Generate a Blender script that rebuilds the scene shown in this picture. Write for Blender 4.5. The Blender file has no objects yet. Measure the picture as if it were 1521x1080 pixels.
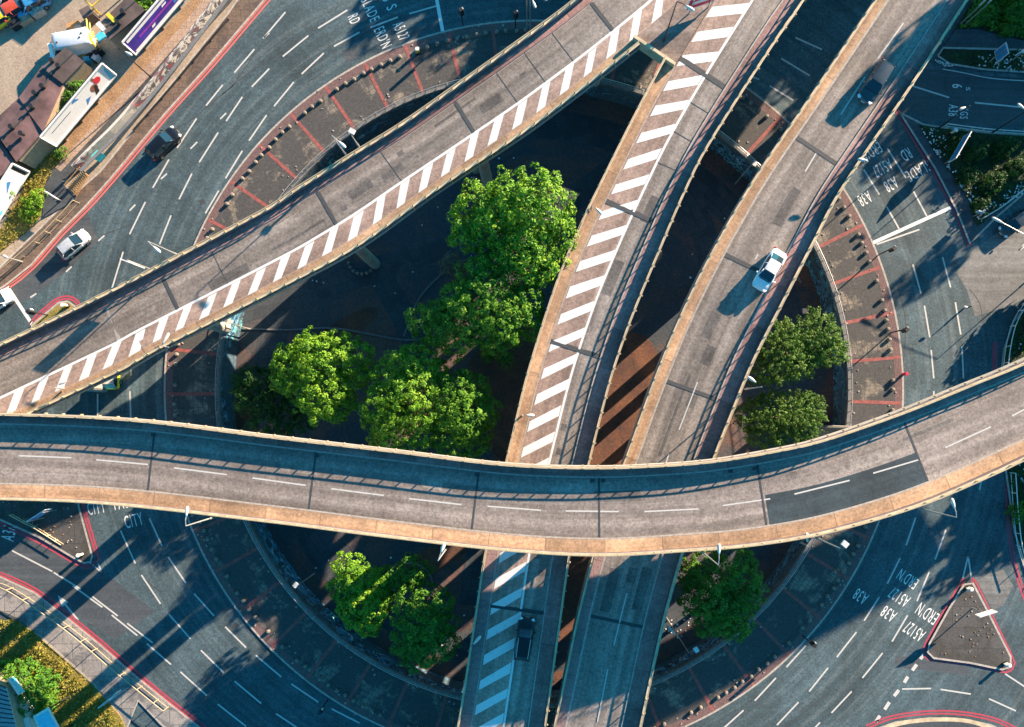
import bpy, bmesh, math, random
from mathutils import Vector, Matrix
from math import radians, sin, cos, pi, atan2, sqrt
random.seed(7)
S = bpy.context.scene
C = S.collection
HC, FP, NX, NY = 85.0, 1020.0, 800.0, 620.0      # drone height, focal length (photo px), point straight below it

def W(px, py, z=0.0):
    k = (HC - z) / FP
    return Vector(((px - NX) * k, -(py - NY) * k, z))

# ------------------------------------------------------------------ materials
MATS = {}
def nodes(name):
    m = bpy.data.materials.new(name); m.use_nodes = True
    nt = m.node_tree; b = nt.nodes['Principled BSDF']
    return m, nt, b
def N(nt, t, **kw):
    n = nt.nodes.new(t)
    for k, v in kw.items(): setattr(n, k, v)
    return n
def ramp_node(nt, fac, stops):
    r = N(nt, 'ShaderNodeValToRGB')
    el = r.color_ramp.elements
    el[0].position, el[0].color = stops[0][0], (*stops[0][1], 1)
    el[1].position, el[1].color = stops[-1][0], (*stops[-1][1], 1)
    for p, c in stops[1:-1]:
        e = el.new(p); e.color = (*c, 1)
    nt.links.new(fac, r.inputs[0]); return r.outputs[0]
def noise(nt, vec, scale, detail=5, rough=.6, dist=0):
    n = N(nt, 'ShaderNodeTexNoise'); n.inputs['Scale'].default_value = scale
    n.inputs['Detail'].default_value = detail; n.inputs['Roughness'].default_value = rough
    n.inputs['Distortion'].default_value = dist
    nt.links.new(vec, n.inputs['Vector']); return n.outputs['Fac']
def mixc(nt, fac, a, b, mode='MIX'):
    m = N(nt, 'ShaderNodeMix', data_type='RGBA', blend_type=mode)
    for s, v in ((m.inputs[0], fac), (m.inputs[6], a), (m.inputs[7], b)):
        if hasattr(v, 'node'): nt.links.new(v, s)
        elif isinstance(v, tuple): s.default_value = (*v, 1)
        else: s.default_value = v
    return m.outputs[2]
def maprange(nt, v, a, b, c, d):
    m = N(nt, 'ShaderNodeMapRange'); nt.links.new(v, m.inputs[0])
    for i, x in enumerate((a, b, c, d)): m.inputs[i + 1].default_value = x
    return m.outputs[0]
def coords(nt, kind, stretch=(1, 1, 1)):
    tc = N(nt, 'ShaderNodeTexCoord')
    out = tc.outputs['UV' if kind == 'UV' else 'Object']
    mp = N(nt, 'ShaderNodeMapping'); mp.inputs['Scale'].default_value = stretch
    nt.links.new(out, mp.inputs[0]); return mp.outputs[0]
def bump(nt, b, h, strength=.3, dist=.05):
    n = N(nt, 'ShaderNodeBump'); n.inputs['Strength'].default_value = strength; n.inputs['Distance'].default_value = dist
    nt.links.new(h, n.inputs['Height']); nt.links.new(n.outputs[0], b.inputs['Normal'])

def plain(name, c, rough=.6, metal=0, var=.18, scale=3, coat=0):
    m, nt, b = nodes(name)
    v = coords(nt, 'Object')
    f = noise(nt, v, scale)
    lo = tuple(x * (1 - var) for x in c); hi = tuple(min(1, x * (1 + var)) for x in c)
    nt.links.new(ramp_node(nt, f, [(.3, lo), (.7, hi)]), b.inputs['Base Color'])
    b.inputs['Roughness'].default_value = rough; b.inputs['Metallic'].default_value = metal
    b.inputs['Coat Weight'].default_value = coat
    MATS[name] = m; return m

def asphalt(name, c, uv=True, tracks=0, joint=0, stain=.38, streak=.35, patch=.25, speck=.35, pale=None, rough=.85):
    """worn asphalt: fine stone speckle, wheel-track streaks along the lane, blotches, cracks"""
    m, nt, b = nodes(name)
    o = coords(nt, 'Object')
    fine = noise(nt, o, 3.6, 4, .85)
    mid = noise(nt, o, 1.1, 6, .65)
    big = noise(nt, o, .12, 4, .6, .6)
    st = coords(nt, 'UV', (.014, .95, 1)) if uv else coords(nt, 'UV', (.05, 1, 1))
    stk = noise(nt, st, 1.0, 5, .65)
    c = Vector(c)
    pale = Vector(pale) if pale else c * 1.35
    col = ramp_node(nt, stk, [(.3, tuple(c * (1 - streak))), (.52, tuple(c)), (.75, tuple(pale))])
    stn = noise(nt, coords(nt, 'UV', (.012, .42, 1)), 1.0, 6, .7, .3)
    col = mixc(nt, 1.0, col, ramp_node(nt, stn, [(.32, (1 - stain,) * 3), (.5, (1,) * 3), (.7, (1 + stain * .6,) * 3)]), 'MULTIPLY')
    col = mixc(nt, 1.0, col, ramp_node(nt, big, [(.3, (1 - patch,) * 3), (.7, (1 + patch * .6,) * 3)]), 'MULTIPLY')
    col = mixc(nt, 1.0, col, ramp_node(nt, mid, [(.25, (1 - patch * .8,) * 3), (.75, (1 + patch * .5,) * 3)]), 'MULTIPLY')
    col = mixc(nt, 1.0, col, ramp_node(nt, fine, [(.3, (1 - speck,) * 3), (.7, (1 + speck,) * 3)]), 'MULTIPLY')
    if tracks or joint:
        sx = N(nt, 'ShaderNodeSeparateXYZ'); nt.links.new(coords(nt, 'UV'), sx.inputs[0])
    if tracks:
        m1 = N(nt, 'ShaderNodeMath', operation='MULTIPLY'); nt.links.new(sx.outputs['Y'], m1.inputs[0]); m1.inputs[1].default_value = 2 * pi / 1.75
        m2 = N(nt, 'ShaderNodeMath', operation='SINE'); nt.links.new(m1.outputs[0], m2.inputs[0])
        a_ = maprange(nt, m2.outputs[0], -1, 1, 1 - tracks, 1 + tracks * .7)
        tn = maprange(nt, noise(nt, coords(nt, 'UV', (.05, .3, 1)), 1, 4, .7), .3, .7, .2, 1)
        col = mixc(nt, tn, col, mixc(nt, 1.0, col, a_, 'MULTIPLY'))
    if joint:
        m1 = N(nt, 'ShaderNodeMath', operation='DIVIDE'); nt.links.new(sx.outputs['X'], m1.inputs[0]); m1.inputs[1].default_value = joint
        m2 = N(nt, 'ShaderNodeMath', operation='FRACT'); nt.links.new(m1.outputs[0], m2.inputs[0])
        jl = maprange(nt, m2.outputs[0], .016, .022, .75, 0)
        col = mixc(nt, jl, col, tuple(c * .45))
        ft = N(nt, 'ShaderNodeMath', operation='FLOOR'); nt.links.new(m1.outputs[0], ft.inputs[0])
        wn = N(nt, 'ShaderNodeTexWhiteNoise', noise_dimensions='1D'); nt.links.new(ft.outputs[0], wn.inputs['W'])
        col = mixc(nt, 1.0, col, maprange(nt, wn.outputs['Value'], 0, 1, .78, 1.12), 'MULTIPLY')
    vo = N(nt, 'ShaderNodeTexVoronoi', feature='DISTANCE_TO_EDGE'); vo.inputs['Scale'].default_value = .16
    wob = N(nt, 'ShaderNodeMix', data_type='VECTOR'); wob.inputs[0].default_value = .3
    nz = N(nt, 'ShaderNodeTexNoise'); nz.inputs['Scale'].default_value = .5; nt.links.new(o, nz.inputs['Vector'])
    va = N(nt, 'ShaderNodeVectorMath', operation='MULTIPLY_ADD')
    nt.links.new(nz.outputs['Color'], va.inputs[0]); va.inputs[1].default_value = (5, 5, 5); nt.links.new(o, va.inputs[2])
    nt.links.new(va.outputs[0], vo.inputs['Vector'])
    crack = maprange(nt, vo.outputs['Distance'], .004, .012, 1, 0)
    gate = maprange(nt, noise(nt, o, .2, 2), .5, .58, 0, .55)
    mu = N(nt, 'ShaderNodeMath', operation='MULTIPLY'); nt.links.new(crack, mu.inputs[0]); nt.links.new(gate, mu.inputs[1])
    col = mixc(nt, mu.outputs[0], col, tuple(c * .4))
    nt.links.new(col, b.inputs['Base Color']); b.inputs['Roughness'].default_value = rough
    bump(nt, b, fine, .35, .03)
    MATS[name] = m; return m

def soil(name, stops, scale=.6, fine=6, bstr=.6, bdist=.15, rough=.95):
    m, nt, b = nodes(name)
    o = coords(nt, 'Object')
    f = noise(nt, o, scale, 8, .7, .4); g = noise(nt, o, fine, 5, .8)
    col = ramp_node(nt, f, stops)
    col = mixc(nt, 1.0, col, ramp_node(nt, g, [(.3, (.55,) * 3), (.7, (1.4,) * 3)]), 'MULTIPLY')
    nt.links.new(col, b.inputs['Base Color']); b.inputs['Roughness'].default_value = rough
    bump(nt, b, g, bstr, bdist)
    MATS[name] = m; return m

def slabs(name, c1, c2, mortar, bw=.9, bh=.6, blot=None, uv=True, blotr=(.48, .56)):
    m, nt, b = nodes(name)
    v = coords(nt, 'UV' if uv else 'Object'); o = coords(nt, 'Object')
    br = N(nt, 'ShaderNodeTexBrick'); nt.links.new(v, br.inputs['Vector'])
    br.inputs['Scale'].default_value = 1; br.inputs['Brick Width'].default_value = bw; br.inputs['Row Height'].default_value = bh
    br.inputs['Mortar Size'].default_value = .03; br.inputs['Mortar Smooth'].default_value = .3
    br.inputs['Color1'].default_value = (*c1, 1); br.inputs['Color2'].default_value = (*c2, 1); br.inputs['Mortar'].default_value = (*mortar, 1)
    col = br.outputs['Color']
    g = noise(nt, o, 5, 5, .75)
    col = mixc(nt, 1.0, col, ramp_node(nt, g, [(.3, (.6,) * 3), (.7, (1.35,) * 3)]), 'MULTIPLY')
    if blot:
        f = noise(nt, o, .28, 7, .7, .5)
        k = maprange(nt, f, blotr[0], blotr[1], 0, .92)
        col = mixc(nt, k, col, mixc(nt, 1.0, blot, ramp_node(nt, g, [(.3, (.5,) * 3), (.7, (1.5,) * 3)]), 'MULTIPLY'))
    nt.links.new(col, b.inputs['Base Color']); b.inputs['Roughness'].default_value = .9
    bump(nt, b, g, .3, .03)
    MATS[name] = m; return m

def paint(name, c, wear=.3, scale=2.2, under=(.12, .12, .12)):
    m, nt, b = nodes(name)
    o = coords(nt, 'Object')
    f = noise(nt, o, scale, 8, .75); g = noise(nt, o, 14, 3, .8)
    k = maprange(nt, f, .56, .72, 0, wear)
    col = mixc(nt, k, c, under)
    col = mixc(nt, 1.0, col, ramp_node(nt, g, [(.3, (.8,) * 3), (.65, (1.05,) * 3)]), 'MULTIPLY')
    nt.links.new(col, b.inputs['Base Color']); b.inputs['Roughness'].default_value = .7
    MATS[name] = m; return m

def leafmat(name, cols, trans=.35):
    m, nt, b = nodes(name)
    g = N(nt, 'ShaderNodeNewGeometry')
    o = coords(nt, 'Object')
    cl = noise(nt, o, .55, 3)
    mm = N(nt, 'ShaderNodeMath', operation='MULTIPLY_ADD'); nt.links.new(g.outputs['Random Per Island'], mm.inputs[0])
    mm.inputs[1].default_value = .55; ad = maprange(nt, cl, .3, .7, 0, .45); nt.links.new(ad, mm.inputs[2])
    col = ramp_node(nt, mm.outputs[0], [(i / (len(cols) - 1), c) for i, c in enumerate(cols)])
    nt.links.new(col, b.inputs['Base Color']); b.inputs['Roughness'].default_value = .55
    b.inputs['Specular IOR Level'].default_value = .3
    t = N(nt, 'ShaderNodeBsdfTranslucent'); nt.links.new(col, t.inputs['Color'])
    mx = N(nt, 'ShaderNodeMixShader'); mx.inputs[0].default_value = trans
    nt.links.new(b.outputs[0], mx.inputs[1]); nt.links.new(t.outputs[0], mx.inputs[2])
    nt.links.new(mx.outputs[0], nt.nodes['Material Output'].inputs['Surface'])
    MATS[name] = m; return m

def mural(name, palette, scale=.5):
    m, nt, b = nodes(name)
    o = coords(nt, 'UV'); f = noise(nt, o, scale, 5, .7, 2.0); g = noise(nt, coords(nt, 'UV', (.07, .3, 1)), 1, 3, .5, .5)
    n = len(palette)
    r = N(nt, 'ShaderNodeValToRGB'); r.color_ramp.interpolation = 'CONSTANT'
    el = r.color_ramp.elements
    el[0].color = (*palette[0], 1); el[1].position = .3; el[1].color = (*palette[1], 1)
    for i, c in enumerate(palette[2:]):
        e = el.new(.38 + .32 * i / max(1, n - 3)); e.color = (*c, 1)
    nt.links.new(f, r.inputs[0])
    k = maprange(nt, g, .45, .55, 0, .8)
    col = mixc(nt, k, r.outputs[0], palette[0])
    nt.links.new(col, b.inputs['Base Color']); b.inputs['Roughness'].default_value = .8
    MATS[name] = m; return m

asphalt('ring_asphalt', (.06, .10, .116), stain=.22, streak=.28, patch=.42, speck=.6, pale=(.145, .178, .182))
asphalt('dark_asphalt', (.062, .074, .085), streak=.2, patch=.2, pale=(.085, .092, .1))
asphalt('pale_asphalt', (.165, .165, .16), streak=.2, patch=.3)
asphalt('deck_asphalt', (.27, .228, .196), tracks=.2, streak=.42, patch=.24, speck=.5, pale=(.35, .315, .285))
asphalt('deck_asphalt_cross', (.255, .215, .19), tracks=.2, streak=.3, patch=.26, speck=.5, pale=(.34, .30, .28))
asphalt('repair_grey', (.15, .135, .125), streak=.3, patch=.4, speck=.5)
asphalt('repair_pale', (.31, .27, .235), streak=.3, patch=.4, speck=.5)
slabs('pit_paving', (.05, .062, .075), (.065, .075, .085), (.02, .026, .03), 1.6, 1.2, blot=(.035, .045, .055), uv=True)
asphalt('patch_asphalt', (.03, .05, .062), streak=.25, patch=.4, pale=(.05, .072, .08))
asphalt('hatch_surface', (.40, .28, .225), streak=.3, patch=.3, speck=.45)
asphalt('gore_surface', (.23, .175, .15), streak=.3, patch=.4, speck=.45)
asphalt('path_asphalt', (.06, .066, .07), streak=.2, patch=.3)
slabs('verge_slabs', (.34, .21, .19), (.29, .19, .18), (.12, .08, .08), 2.6, 1.6, uv=True, blot=(.17, .13, .135), blotr=(.5, .66))
asphalt('verge_rose', (.36, .205, .185), joint=4.5, streak=.3, patch=.4, speck=.4, pale=(.46, .28, .24))
asphalt('verge_concrete', (.52, .33, .20), joint=5.5, streak=.3, patch=.35, speck=.4, pale=(.60, .38, .23))
soil('concrete', [(.3, (.28, .25, .22)), (.7, (.40, .36, .32))], .5, 5, .2, .03)
soil('dark_concrete', [(.3, (.12, .125, .13)), (.7, (.2, .2, .2))], .5, 5, .2, .03)
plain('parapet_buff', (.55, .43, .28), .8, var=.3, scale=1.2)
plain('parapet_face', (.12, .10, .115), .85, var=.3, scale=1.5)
plain('rail_steel', (.44, .36, .23), .5, .2)
plain('galvanised', (.42, .42, .41), .45, .5)
plain('white_metal', (.64, .64, .62), .5, 0)
plain('dark_metal', (.03, .033, .038), .5, .3)
plain('joint_tar', (.045, .05, .055), .8)
plain('kerb_stone', (.38, .34, .30), .85, var=.3)
plain('red_brick_band', (.27, .08, .07), .85, var=.35)
plain('bollard_concrete', (.22, .185, .155), .85, var=.3)
plain('trunk_bark', (.09, .065, .045), .95)
slabs('ring_tarmac', (.20, .17, .135), (.25, .21, .165), (.05, .042, .036), .9, .62, blot=(.052, .053, .055), blotr=(.38, .47))
slabs('ring_edge', (.15, .09, .088), (.19, .115, .11), (.10, .06, .055), .4, .2)
slabs('pave_slab', (.30, .27, .245), (.23, .215, .2), (.06, .055, .05), 2.4, 2.0, blot=(.13, .125, .125), uv=False)
slabs('kerb_path', (.17, .115, .085), (.14, .095, .07), (.07, .05, .04), 1.1, .8, blot=(.09, .065, .055), uv=True)
slabs('footway', (.42, .30, .22), (.36, .26, .2), (.2, .15, .12), 1.1, .8, blot=(.28, .19, .14), uv=True)
slabs('island_paving', (.065, .063, .062), (.085, .08, .077), (.02, .02, .02), 3.1, 2.6, blot=(.05, .045, .04), uv=False)
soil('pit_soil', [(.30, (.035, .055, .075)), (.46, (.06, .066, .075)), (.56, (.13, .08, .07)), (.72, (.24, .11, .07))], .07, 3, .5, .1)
soil('sunlit_red_soil', [(.30, (.05, .036, .033)), (.5, (.12, .055, .036)), (.72, (.20, .09, .05))], .25, 3, .5, .1)  # red soil colour standing in for sunlit parts of the pit floor
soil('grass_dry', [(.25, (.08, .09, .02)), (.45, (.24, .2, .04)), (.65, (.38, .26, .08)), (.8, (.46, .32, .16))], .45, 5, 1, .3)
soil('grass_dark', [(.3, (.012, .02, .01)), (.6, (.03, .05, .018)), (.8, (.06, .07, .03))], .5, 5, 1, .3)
soil('dirt', [(.3, (.22, .13, .07)), (.55, (.36, .22, .12)), (.75, (.46, .31, .18))], .3, 5, .6, .1)
soil('yard_concrete', [(.3, (.26, .2, .155)), (.6, (.36, .29, .22)), (.8, (.44, .36, .28))], .25, 5, .3, .05)
soil('far_ground', [(.3, (.06, .07, .04)), (.7, (.14, .13, .09))], .05, 2, .4, .1)
paint('white_paint', (.77, .76, .73), .6, 2.6)
paint('lane_white', (.54, .53, .50), .8, 3.5)
paint('red_paint', (.46, .05, .08), .6, under=(.2, .08, .08))
paint('pale_red_paint', (.62, .14, .12), .55, under=(.3, .16, .13))
mural('mural_blue', [(.05, .08, .10), (.55, .62, .66), (.06, .25, .42), (.02, .03, .05), (.12, .45, .5), (.65, .7, .7)])
mural('mural_wall', [(.62, .58, .5), (.03, .03, .035), (.6, .56, .5), (.10, .10, .11), (.35, .05, .08), (.5, .47, .42)], .45)
plain('turquoise_paint', (.06, .62, .62), .7)
leafmat('leaf_lime', [(.02, .085, .006), (.085, .23, .012), (.20, .39, .02), (.38, .50, .05)], .25)
leafmat('leaf_green', [(.012, .06, .01), (.045, .16, .016), (.10, .26, .02), (.22, .36, .03)], .25)
leafmat('leaf_mid', [(.014, .07, .008), (.06, .19, .014), (.14, .31, .02), (.28, .42, .04)], .28)
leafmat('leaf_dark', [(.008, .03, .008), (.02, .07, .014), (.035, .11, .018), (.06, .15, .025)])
leafmat('leaf_pine', [(.015, .06, .01), (.06, .15, .02), (.14, .25, .04), (.26, .33, .09)])
leafmat('leaf_straw', [(.07, .09, .012), (.20, .20, .03), (.34, .30, .05), (.46, .38, .10)])
leafmat('leaf_grey', [(.06, .07, .05), (.14, .15, .10), (.22, .22, .16), (.3, .3, .22)])
plain('roof_brown', (.11, .08, .075), .9, var=.5, scale=.4)
plain('roof_pink', (.15, .085, .085), .9, var=.6, scale=.35)
plain('lamp_grey', (.56, .56, .54), .5)
plain('wall_tan', (.36, .29, .2), .9)
plain('tyre', (.02, .02, .022), .8)
plain('rim', (.45, .45, .47), .35, .7)
plain('lamp_glass', (.75, .77, .78), .15)
plain('tail_red', (.35, .015, .02), .3)
plain('plastic_black', (.018, .018, .02), .5)
plain('plate_white', (.75, .74, .7), .5)
plain('car_black', (.006, .007, .011), .3, 0, coat=.15)
plain('car_silver', (.62, .63, .63), .28, .35, coat=.6)
plain('car_white', (.80, .80, .79), .3, 0, var=.03, coat=.6)
plain('car_grey', (.04, .052, .062), .25, .1, coat=.6)
plain('car_red', (.55, .07, .03), .3, 0, coat=.5)
plain('car_yellow', (.75, .6, .02), .3, 0, coat=.5)
plain('car_blue', (.05, .3, .55), .5)
plain('van_white', (.74, .76, .77), .35, 0, var=.05, coat=.4)
plain('poster_white', (.78, .77, .76), .6, var=.05)
plain('poster_blue', (.04, .22, .55), .6)
plain('poster_red', (.65, .03, .05), .6)
plain('poster_brown', (.25, .1, .06), .6)
plain('poster_purple', (.045, .025, .28), .6, var=.35, scale=.6)
plain('poster_magenta', (.3, .04, .4), .6)
plain('sign_blue', (.03, .25, .55), .5)
plain('sign_cyan', (.08, .5, .68), .5)
plain('sign_red', (.65, .02, .06), .5)
plain('sign_yellow', (.78, .55, .03), .5)
plain('timber', (.46, .24, .09), .8, var=.3)
plain('tin_roof', (.42, .44, .46), .5, .3)
def glassmat():
    m, nt, b = nodes('car_glass')
    b.inputs['Base Color'].default_value = (.012, .03, .045, 1); b.inputs['Roughness'].default_value = .08
    b.inputs['Specular IOR Level'].default_value = .8; MATS['car_glass'] = m
glassmat()

# ------------------------------------------------------------------ mesh builder
class MB:
    def __init__(s): s.v, s.f, s.m, s.uv = [], [], [], {}
    def face(s, pts, mi=0, uv=None):
        n = len(s.v); s.v += [tuple(p) for p in pts]
        s.f.append(list(range(n, n + len(pts)))); s.m.append(mi)
        if uv: s.uv[len(s.f) - 1] = uv
    def prism(s, pts, z0, z1, mi=0, side=None, bottom=False):
        top = [Vector((p[0], p[1], z1)) for p in pts]; bot = [Vector((p[0], p[1], z0)) for p in pts]
        a = sum(pts[i][0] * pts[(i + 1) % len(pts)][1] - pts[(i + 1) % len(pts)][0] * pts[i][1] for i in range(len(pts)))
        if a < 0: top.reverse(); bot.reverse()
        s.face(top, mi, [(p.x, p.y) for p in top])
        n = len(top)
        for i in range(n):
            j = (i + 1) % n; s.face([bot[i], bot[j], top[j], top[i]], mi if side is None else side)
        if bottom: s.face(bot[::-1], mi)
    def box(s, c, size, rz=0, mi=0, tilt=None):
        hx, hy, hz = size[0] / 2, size[1] / 2, size[2] / 2
        R = Matrix.Rotation(rz, 3, 'Z')
        if tilt is not None: R = R @ tilt
        P = [Vector(c) + R @ Vector((x * hx, y * hy, z * hz)) for x in (-1, 1) for y in (-1, 1) for z in (-1, 1)]
        for q in ((0, 1, 3, 2), (4, 6, 7, 5), (0, 4, 5, 1), (2, 3, 7, 6), (0, 2, 6, 4), (1, 5, 7, 3)): s.face([P[i] for i in q], mi)
    def tube(s, pts, rad, seg=8, mi=0, cap=True):
        pts = [Vector(p) for p in pts]
        if not isinstance(rad, (list, tuple)): rad = [rad] * len(pts)
        rings = []
        for i, p in enumerate(pts):
            d = (pts[min(i + 1, len(pts) - 1)] - pts[max(i - 1, 0)]).normalized()
            a = d.orthogonal().normalized(); b = d.cross(a)
            if i and (a.dot(pa) < .2): a = (pa - d * pa.dot(d)).normalized(); b = d.cross(a)
            pa = a
            rings.append([p + (a * cos(2 * pi * k / seg) + b * sin(2 * pi * k / seg)) * rad[i] for k in range(seg)])
        for i in range(len(rings) - 1):
            for k in range(seg):
                j = (k + 1) % seg; s.face([rings[i][k], rings[i][j], rings[i + 1][j], rings[i + 1][k]], mi)
        if cap: s.face(rings[0][::-1], mi); s.face(rings[-1], mi)
    def strip(s, pts, w, z=None, mi=0, u0=0):
        pts = [Vector(p) for p in pts]; L, R = [], []; us = [u0]
        for i, p in enumerate(pts):
            d = pts[min(i + 1, len(pts) - 1)] - pts[max(i - 1, 0)]; d.z = 0; d.normalize()
            n = Vector((-d.y, d.x, 0)); zz = p.z if z is None else z
            L.append(Vector((p.x + n.x * w / 2, p.y + n.y * w / 2, zz))); R.append(Vector((p.x - n.x * w / 2, p.y - n.y * w / 2, zz)))
            if i: us.append(us[-1] + (p - pts[i - 1]).length)
        for i in range(len(pts) - 1):
            s.face([R[i], R[i + 1], L[i + 1], L[i]], mi, [(us[i], 0), (us[i + 1], 0), (us[i + 1], w), (us[i], w)])
    def wall(s, pts, th, z0, z1, mi=0):
        """vertical wall of thickness th along a polyline"""
        pts = [Vector(p) for p in pts]; L, R, us = [], [], [0]
        for i, p in enumerate(pts):
            d = pts[min(i + 1, len(pts) - 1)] - pts[max(i - 1, 0)]; d.z = 0; d.normalize()
            n = Vector((-d.y, d.x, 0)) * th / 2
            L.append(p + n); R.append(p - n)
            if i: us.append(us[-1] + (p - pts[i - 1]).length)
        for i in range(len(pts) - 1):
            a0, a1 = (pts[i].z + z0, pts[i].z + z1); b0, b1 = (pts[i + 1].z + z0, pts[i + 1].z + z1)
            def q(p, z): return Vector((p.x, p.y, z))
            u = [(us[i], 0), (us[i + 1], 0), (us[i + 1], z1 - z0), (us[i], z1 - z0)]
            s.face([q(R[i], a0), q(R[i + 1], b0), q(R[i + 1], b1), q(R[i], a1)], mi, u)
            s.face([q(L[i + 1], b0), q(L[i], a0), q(L[i], a1), q(L[i + 1], b1)], mi, [u[1], u[0], u[3], u[2]])
            s.face([q(R[i], a1), q(R[i + 1], b1), q(L[i + 1], b1), q(L[i], a1)], mi, u)
        for i, k in ((0, 1), (-1, -1)):
            p = pts[i]; P = [Vector((R[i].x, R[i].y, p.z + z0)), Vector((R[i].x, R[i].y, p.z + z1)), Vector((L[i].x, L[i].y, p.z + z1)), Vector((L[i].x, L[i].y, p.z + z0))]
            s.face(P if k > 0 else P[::-1], mi)
    def build(s, name, mats, parent=None, smooth=False, origin=None, weld=False):
        me = bpy.data.meshes.new(name)
        v = s.v
        if origin is not None: v = [(a - origin[0], b - origin[1], c - origin[2]) for a, b, c in v]
        me.from_pydata(v, [], s.f)
        if isinstance(mats, str): mats = [mats]
        for m in mats: me.materials.append(MATS[m])
        me.polygons.foreach_set('material_index', s.m)
        if s.uv:
            ul = me.uv_layers.new(name='UVMap'); flat = [0.0] * (2 * len(me.loops))
            for fi, uvs in s.uv.items():
                ls = me.polygons[fi].loop_start
                for k, (a, b) in enumerate(uvs): flat[2 * (ls + k)] = a; flat[2 * (ls + k) + 1] = b
            ul.data.foreach_set('uv', flat)
        if weld or smooth:
            bm = bmesh.new(); bm.from_mesh(me); bmesh.ops.remove_doubles(bm, verts=bm.verts, dist=.0008)
            if smooth: bmesh.ops.recalc_face_normals(bm, faces=bm.faces)
            for f in bm.faces: f.smooth = smooth
            bm.to_mesh(me); bm.free()
        o = bpy.data.objects.new(name, me); C.objects.link(o)
        if origin is not None and parent is None: o.location = origin
        if parent is not None: o.parent = parent
        return o

def tag(o, label=None, cat=None, group=None, kind=None):
    if label: o['label'] = label
    if cat: o['category'] = cat
    if group: o['group'] = group
    if kind: o['kind'] = kind
    return o
def thing(name, label, cat, loc=(0, 0, 0), rz=0, group=None):
    o = bpy.data.objects.new(name, None); C.objects.link(o); o.location = loc; o.rotation_euler = (0, 0, rz)
    o.empty_display_size = .5
    return tag(o, label, cat, group)
def dup(root, loc=None, rz=None, label=None):
    def cp(o, par):
        c = o.copy(); C.objects.link(c)
        if par is not None: c.parent = par
        for ch in list(o.children): cp(ch, c)
        return c
    r = cp(root, None)
    if loc is not None: r.location = loc
    if rz is not None: r.rotation_euler = (0, 0, rz)
    if label: r['label'] = label
    return r
def struct(mb, name, mats, parent=None, **k):
    o = mb.build(name, mats, parent, **k)
    if parent is None: o['kind'] = 'structure'
    return o
def catmull(pts, step=1.0, closed=False):
    P = [Vector(p) for p in pts]; n = len(P); out = []
    rng = range(n) if closed else range(n - 1)
    for i in rng:
        p1, p2 = P[i], P[(i + 1) % n]
        p0 = P[i - 1] if (i > 0 or closed) else p1 * 2 - p2
        p3 = P[(i + 2) % n] if (i + 2 < n or closed) else p2 * 2 - p1
        m = max(2, int((p2 - p1).length / step))
        for k in range(m):
            t = k / m
            out.append(.5 * ((2 * p1) + (p2 - p0) * t + (2 * p0 - 5 * p1 + 4 * p2 - p3) * t * t + (3 * p1 - p0 - 3 * p2 + p3) * t ** 3))
    if not closed: out.append(P[-1])
    return out
def px(pts, z=0, step=None, closed=False):
    w = [W(a, b, z) for a, b in pts]
    return catmull(w, step, closed) if step else w

# ------------------------------------------------------------------ world, sun, camera
EL, AZ = 16.5, radians(49)
world = bpy.data.worlds.new("World"); S.world = world; world.use_nodes = True
wt = world.node_tree; bg = wt.nodes['Background']
sky = wt.nodes.new('ShaderNodeTexSky'); sky.sky_type = 'NISHITA'; sky.sun_disc = False
sky.sun_elevation = radians(EL); sky.sun_rotation = AZ
sky.air_density = 1.0; sky.dust_density = .3; sky.ozone_density = 3.0
tint = wt.nodes.new('ShaderNodeMix'); tint.data_type = 'RGBA'; tint.blend_type = 'MULTIPLY'; tint.inputs[0].default_value = 1
wt.links.new(sky.outputs[0], tint.inputs[6]); tint.inputs[7].default_value = (.16, .89, 1.0, 1)
wt.links.new(tint.outputs[2], bg.inputs[0]); bg.inputs[1].default_value = .074
sd = bpy.data.lights.new('sun', 'SUN'); sd.energy = 5.0; sd.angle = radians(.5); sd.color = (1, .765, .55)
sun = bpy.data.objects.new('sun', sd); C.objects.link(sun)
sv = Vector((sin(AZ) * cos(radians(EL)), cos(AZ) * cos(radians(EL)), sin(radians(EL))))
sun.rotation_euler = (-sv).to_track_quat('-Z', 'Y').to_euler(); sun.location = (0, 0, 60)
cd = bpy.data.cameras.new('camera'); cam = bpy.data.objects.new('camera', cd); C.objects.link(cam)
cam.location = (0, 0, HC); cd.sensor_width = 36; cd.lens = 36 * FP / 1521
cd.shift_x = (760.5 - NX) / 1521; cd.shift_y = (NY - 540) / 1521; cd.clip_end = 3000; cd.clip_start = 1
S.camera = cam
S.view_settings.view_transform = 'Standard'; S.view_settings.look = 'None'; S.view_settings.exposure = 2.0; S.view_settings.gamma = 1

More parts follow.
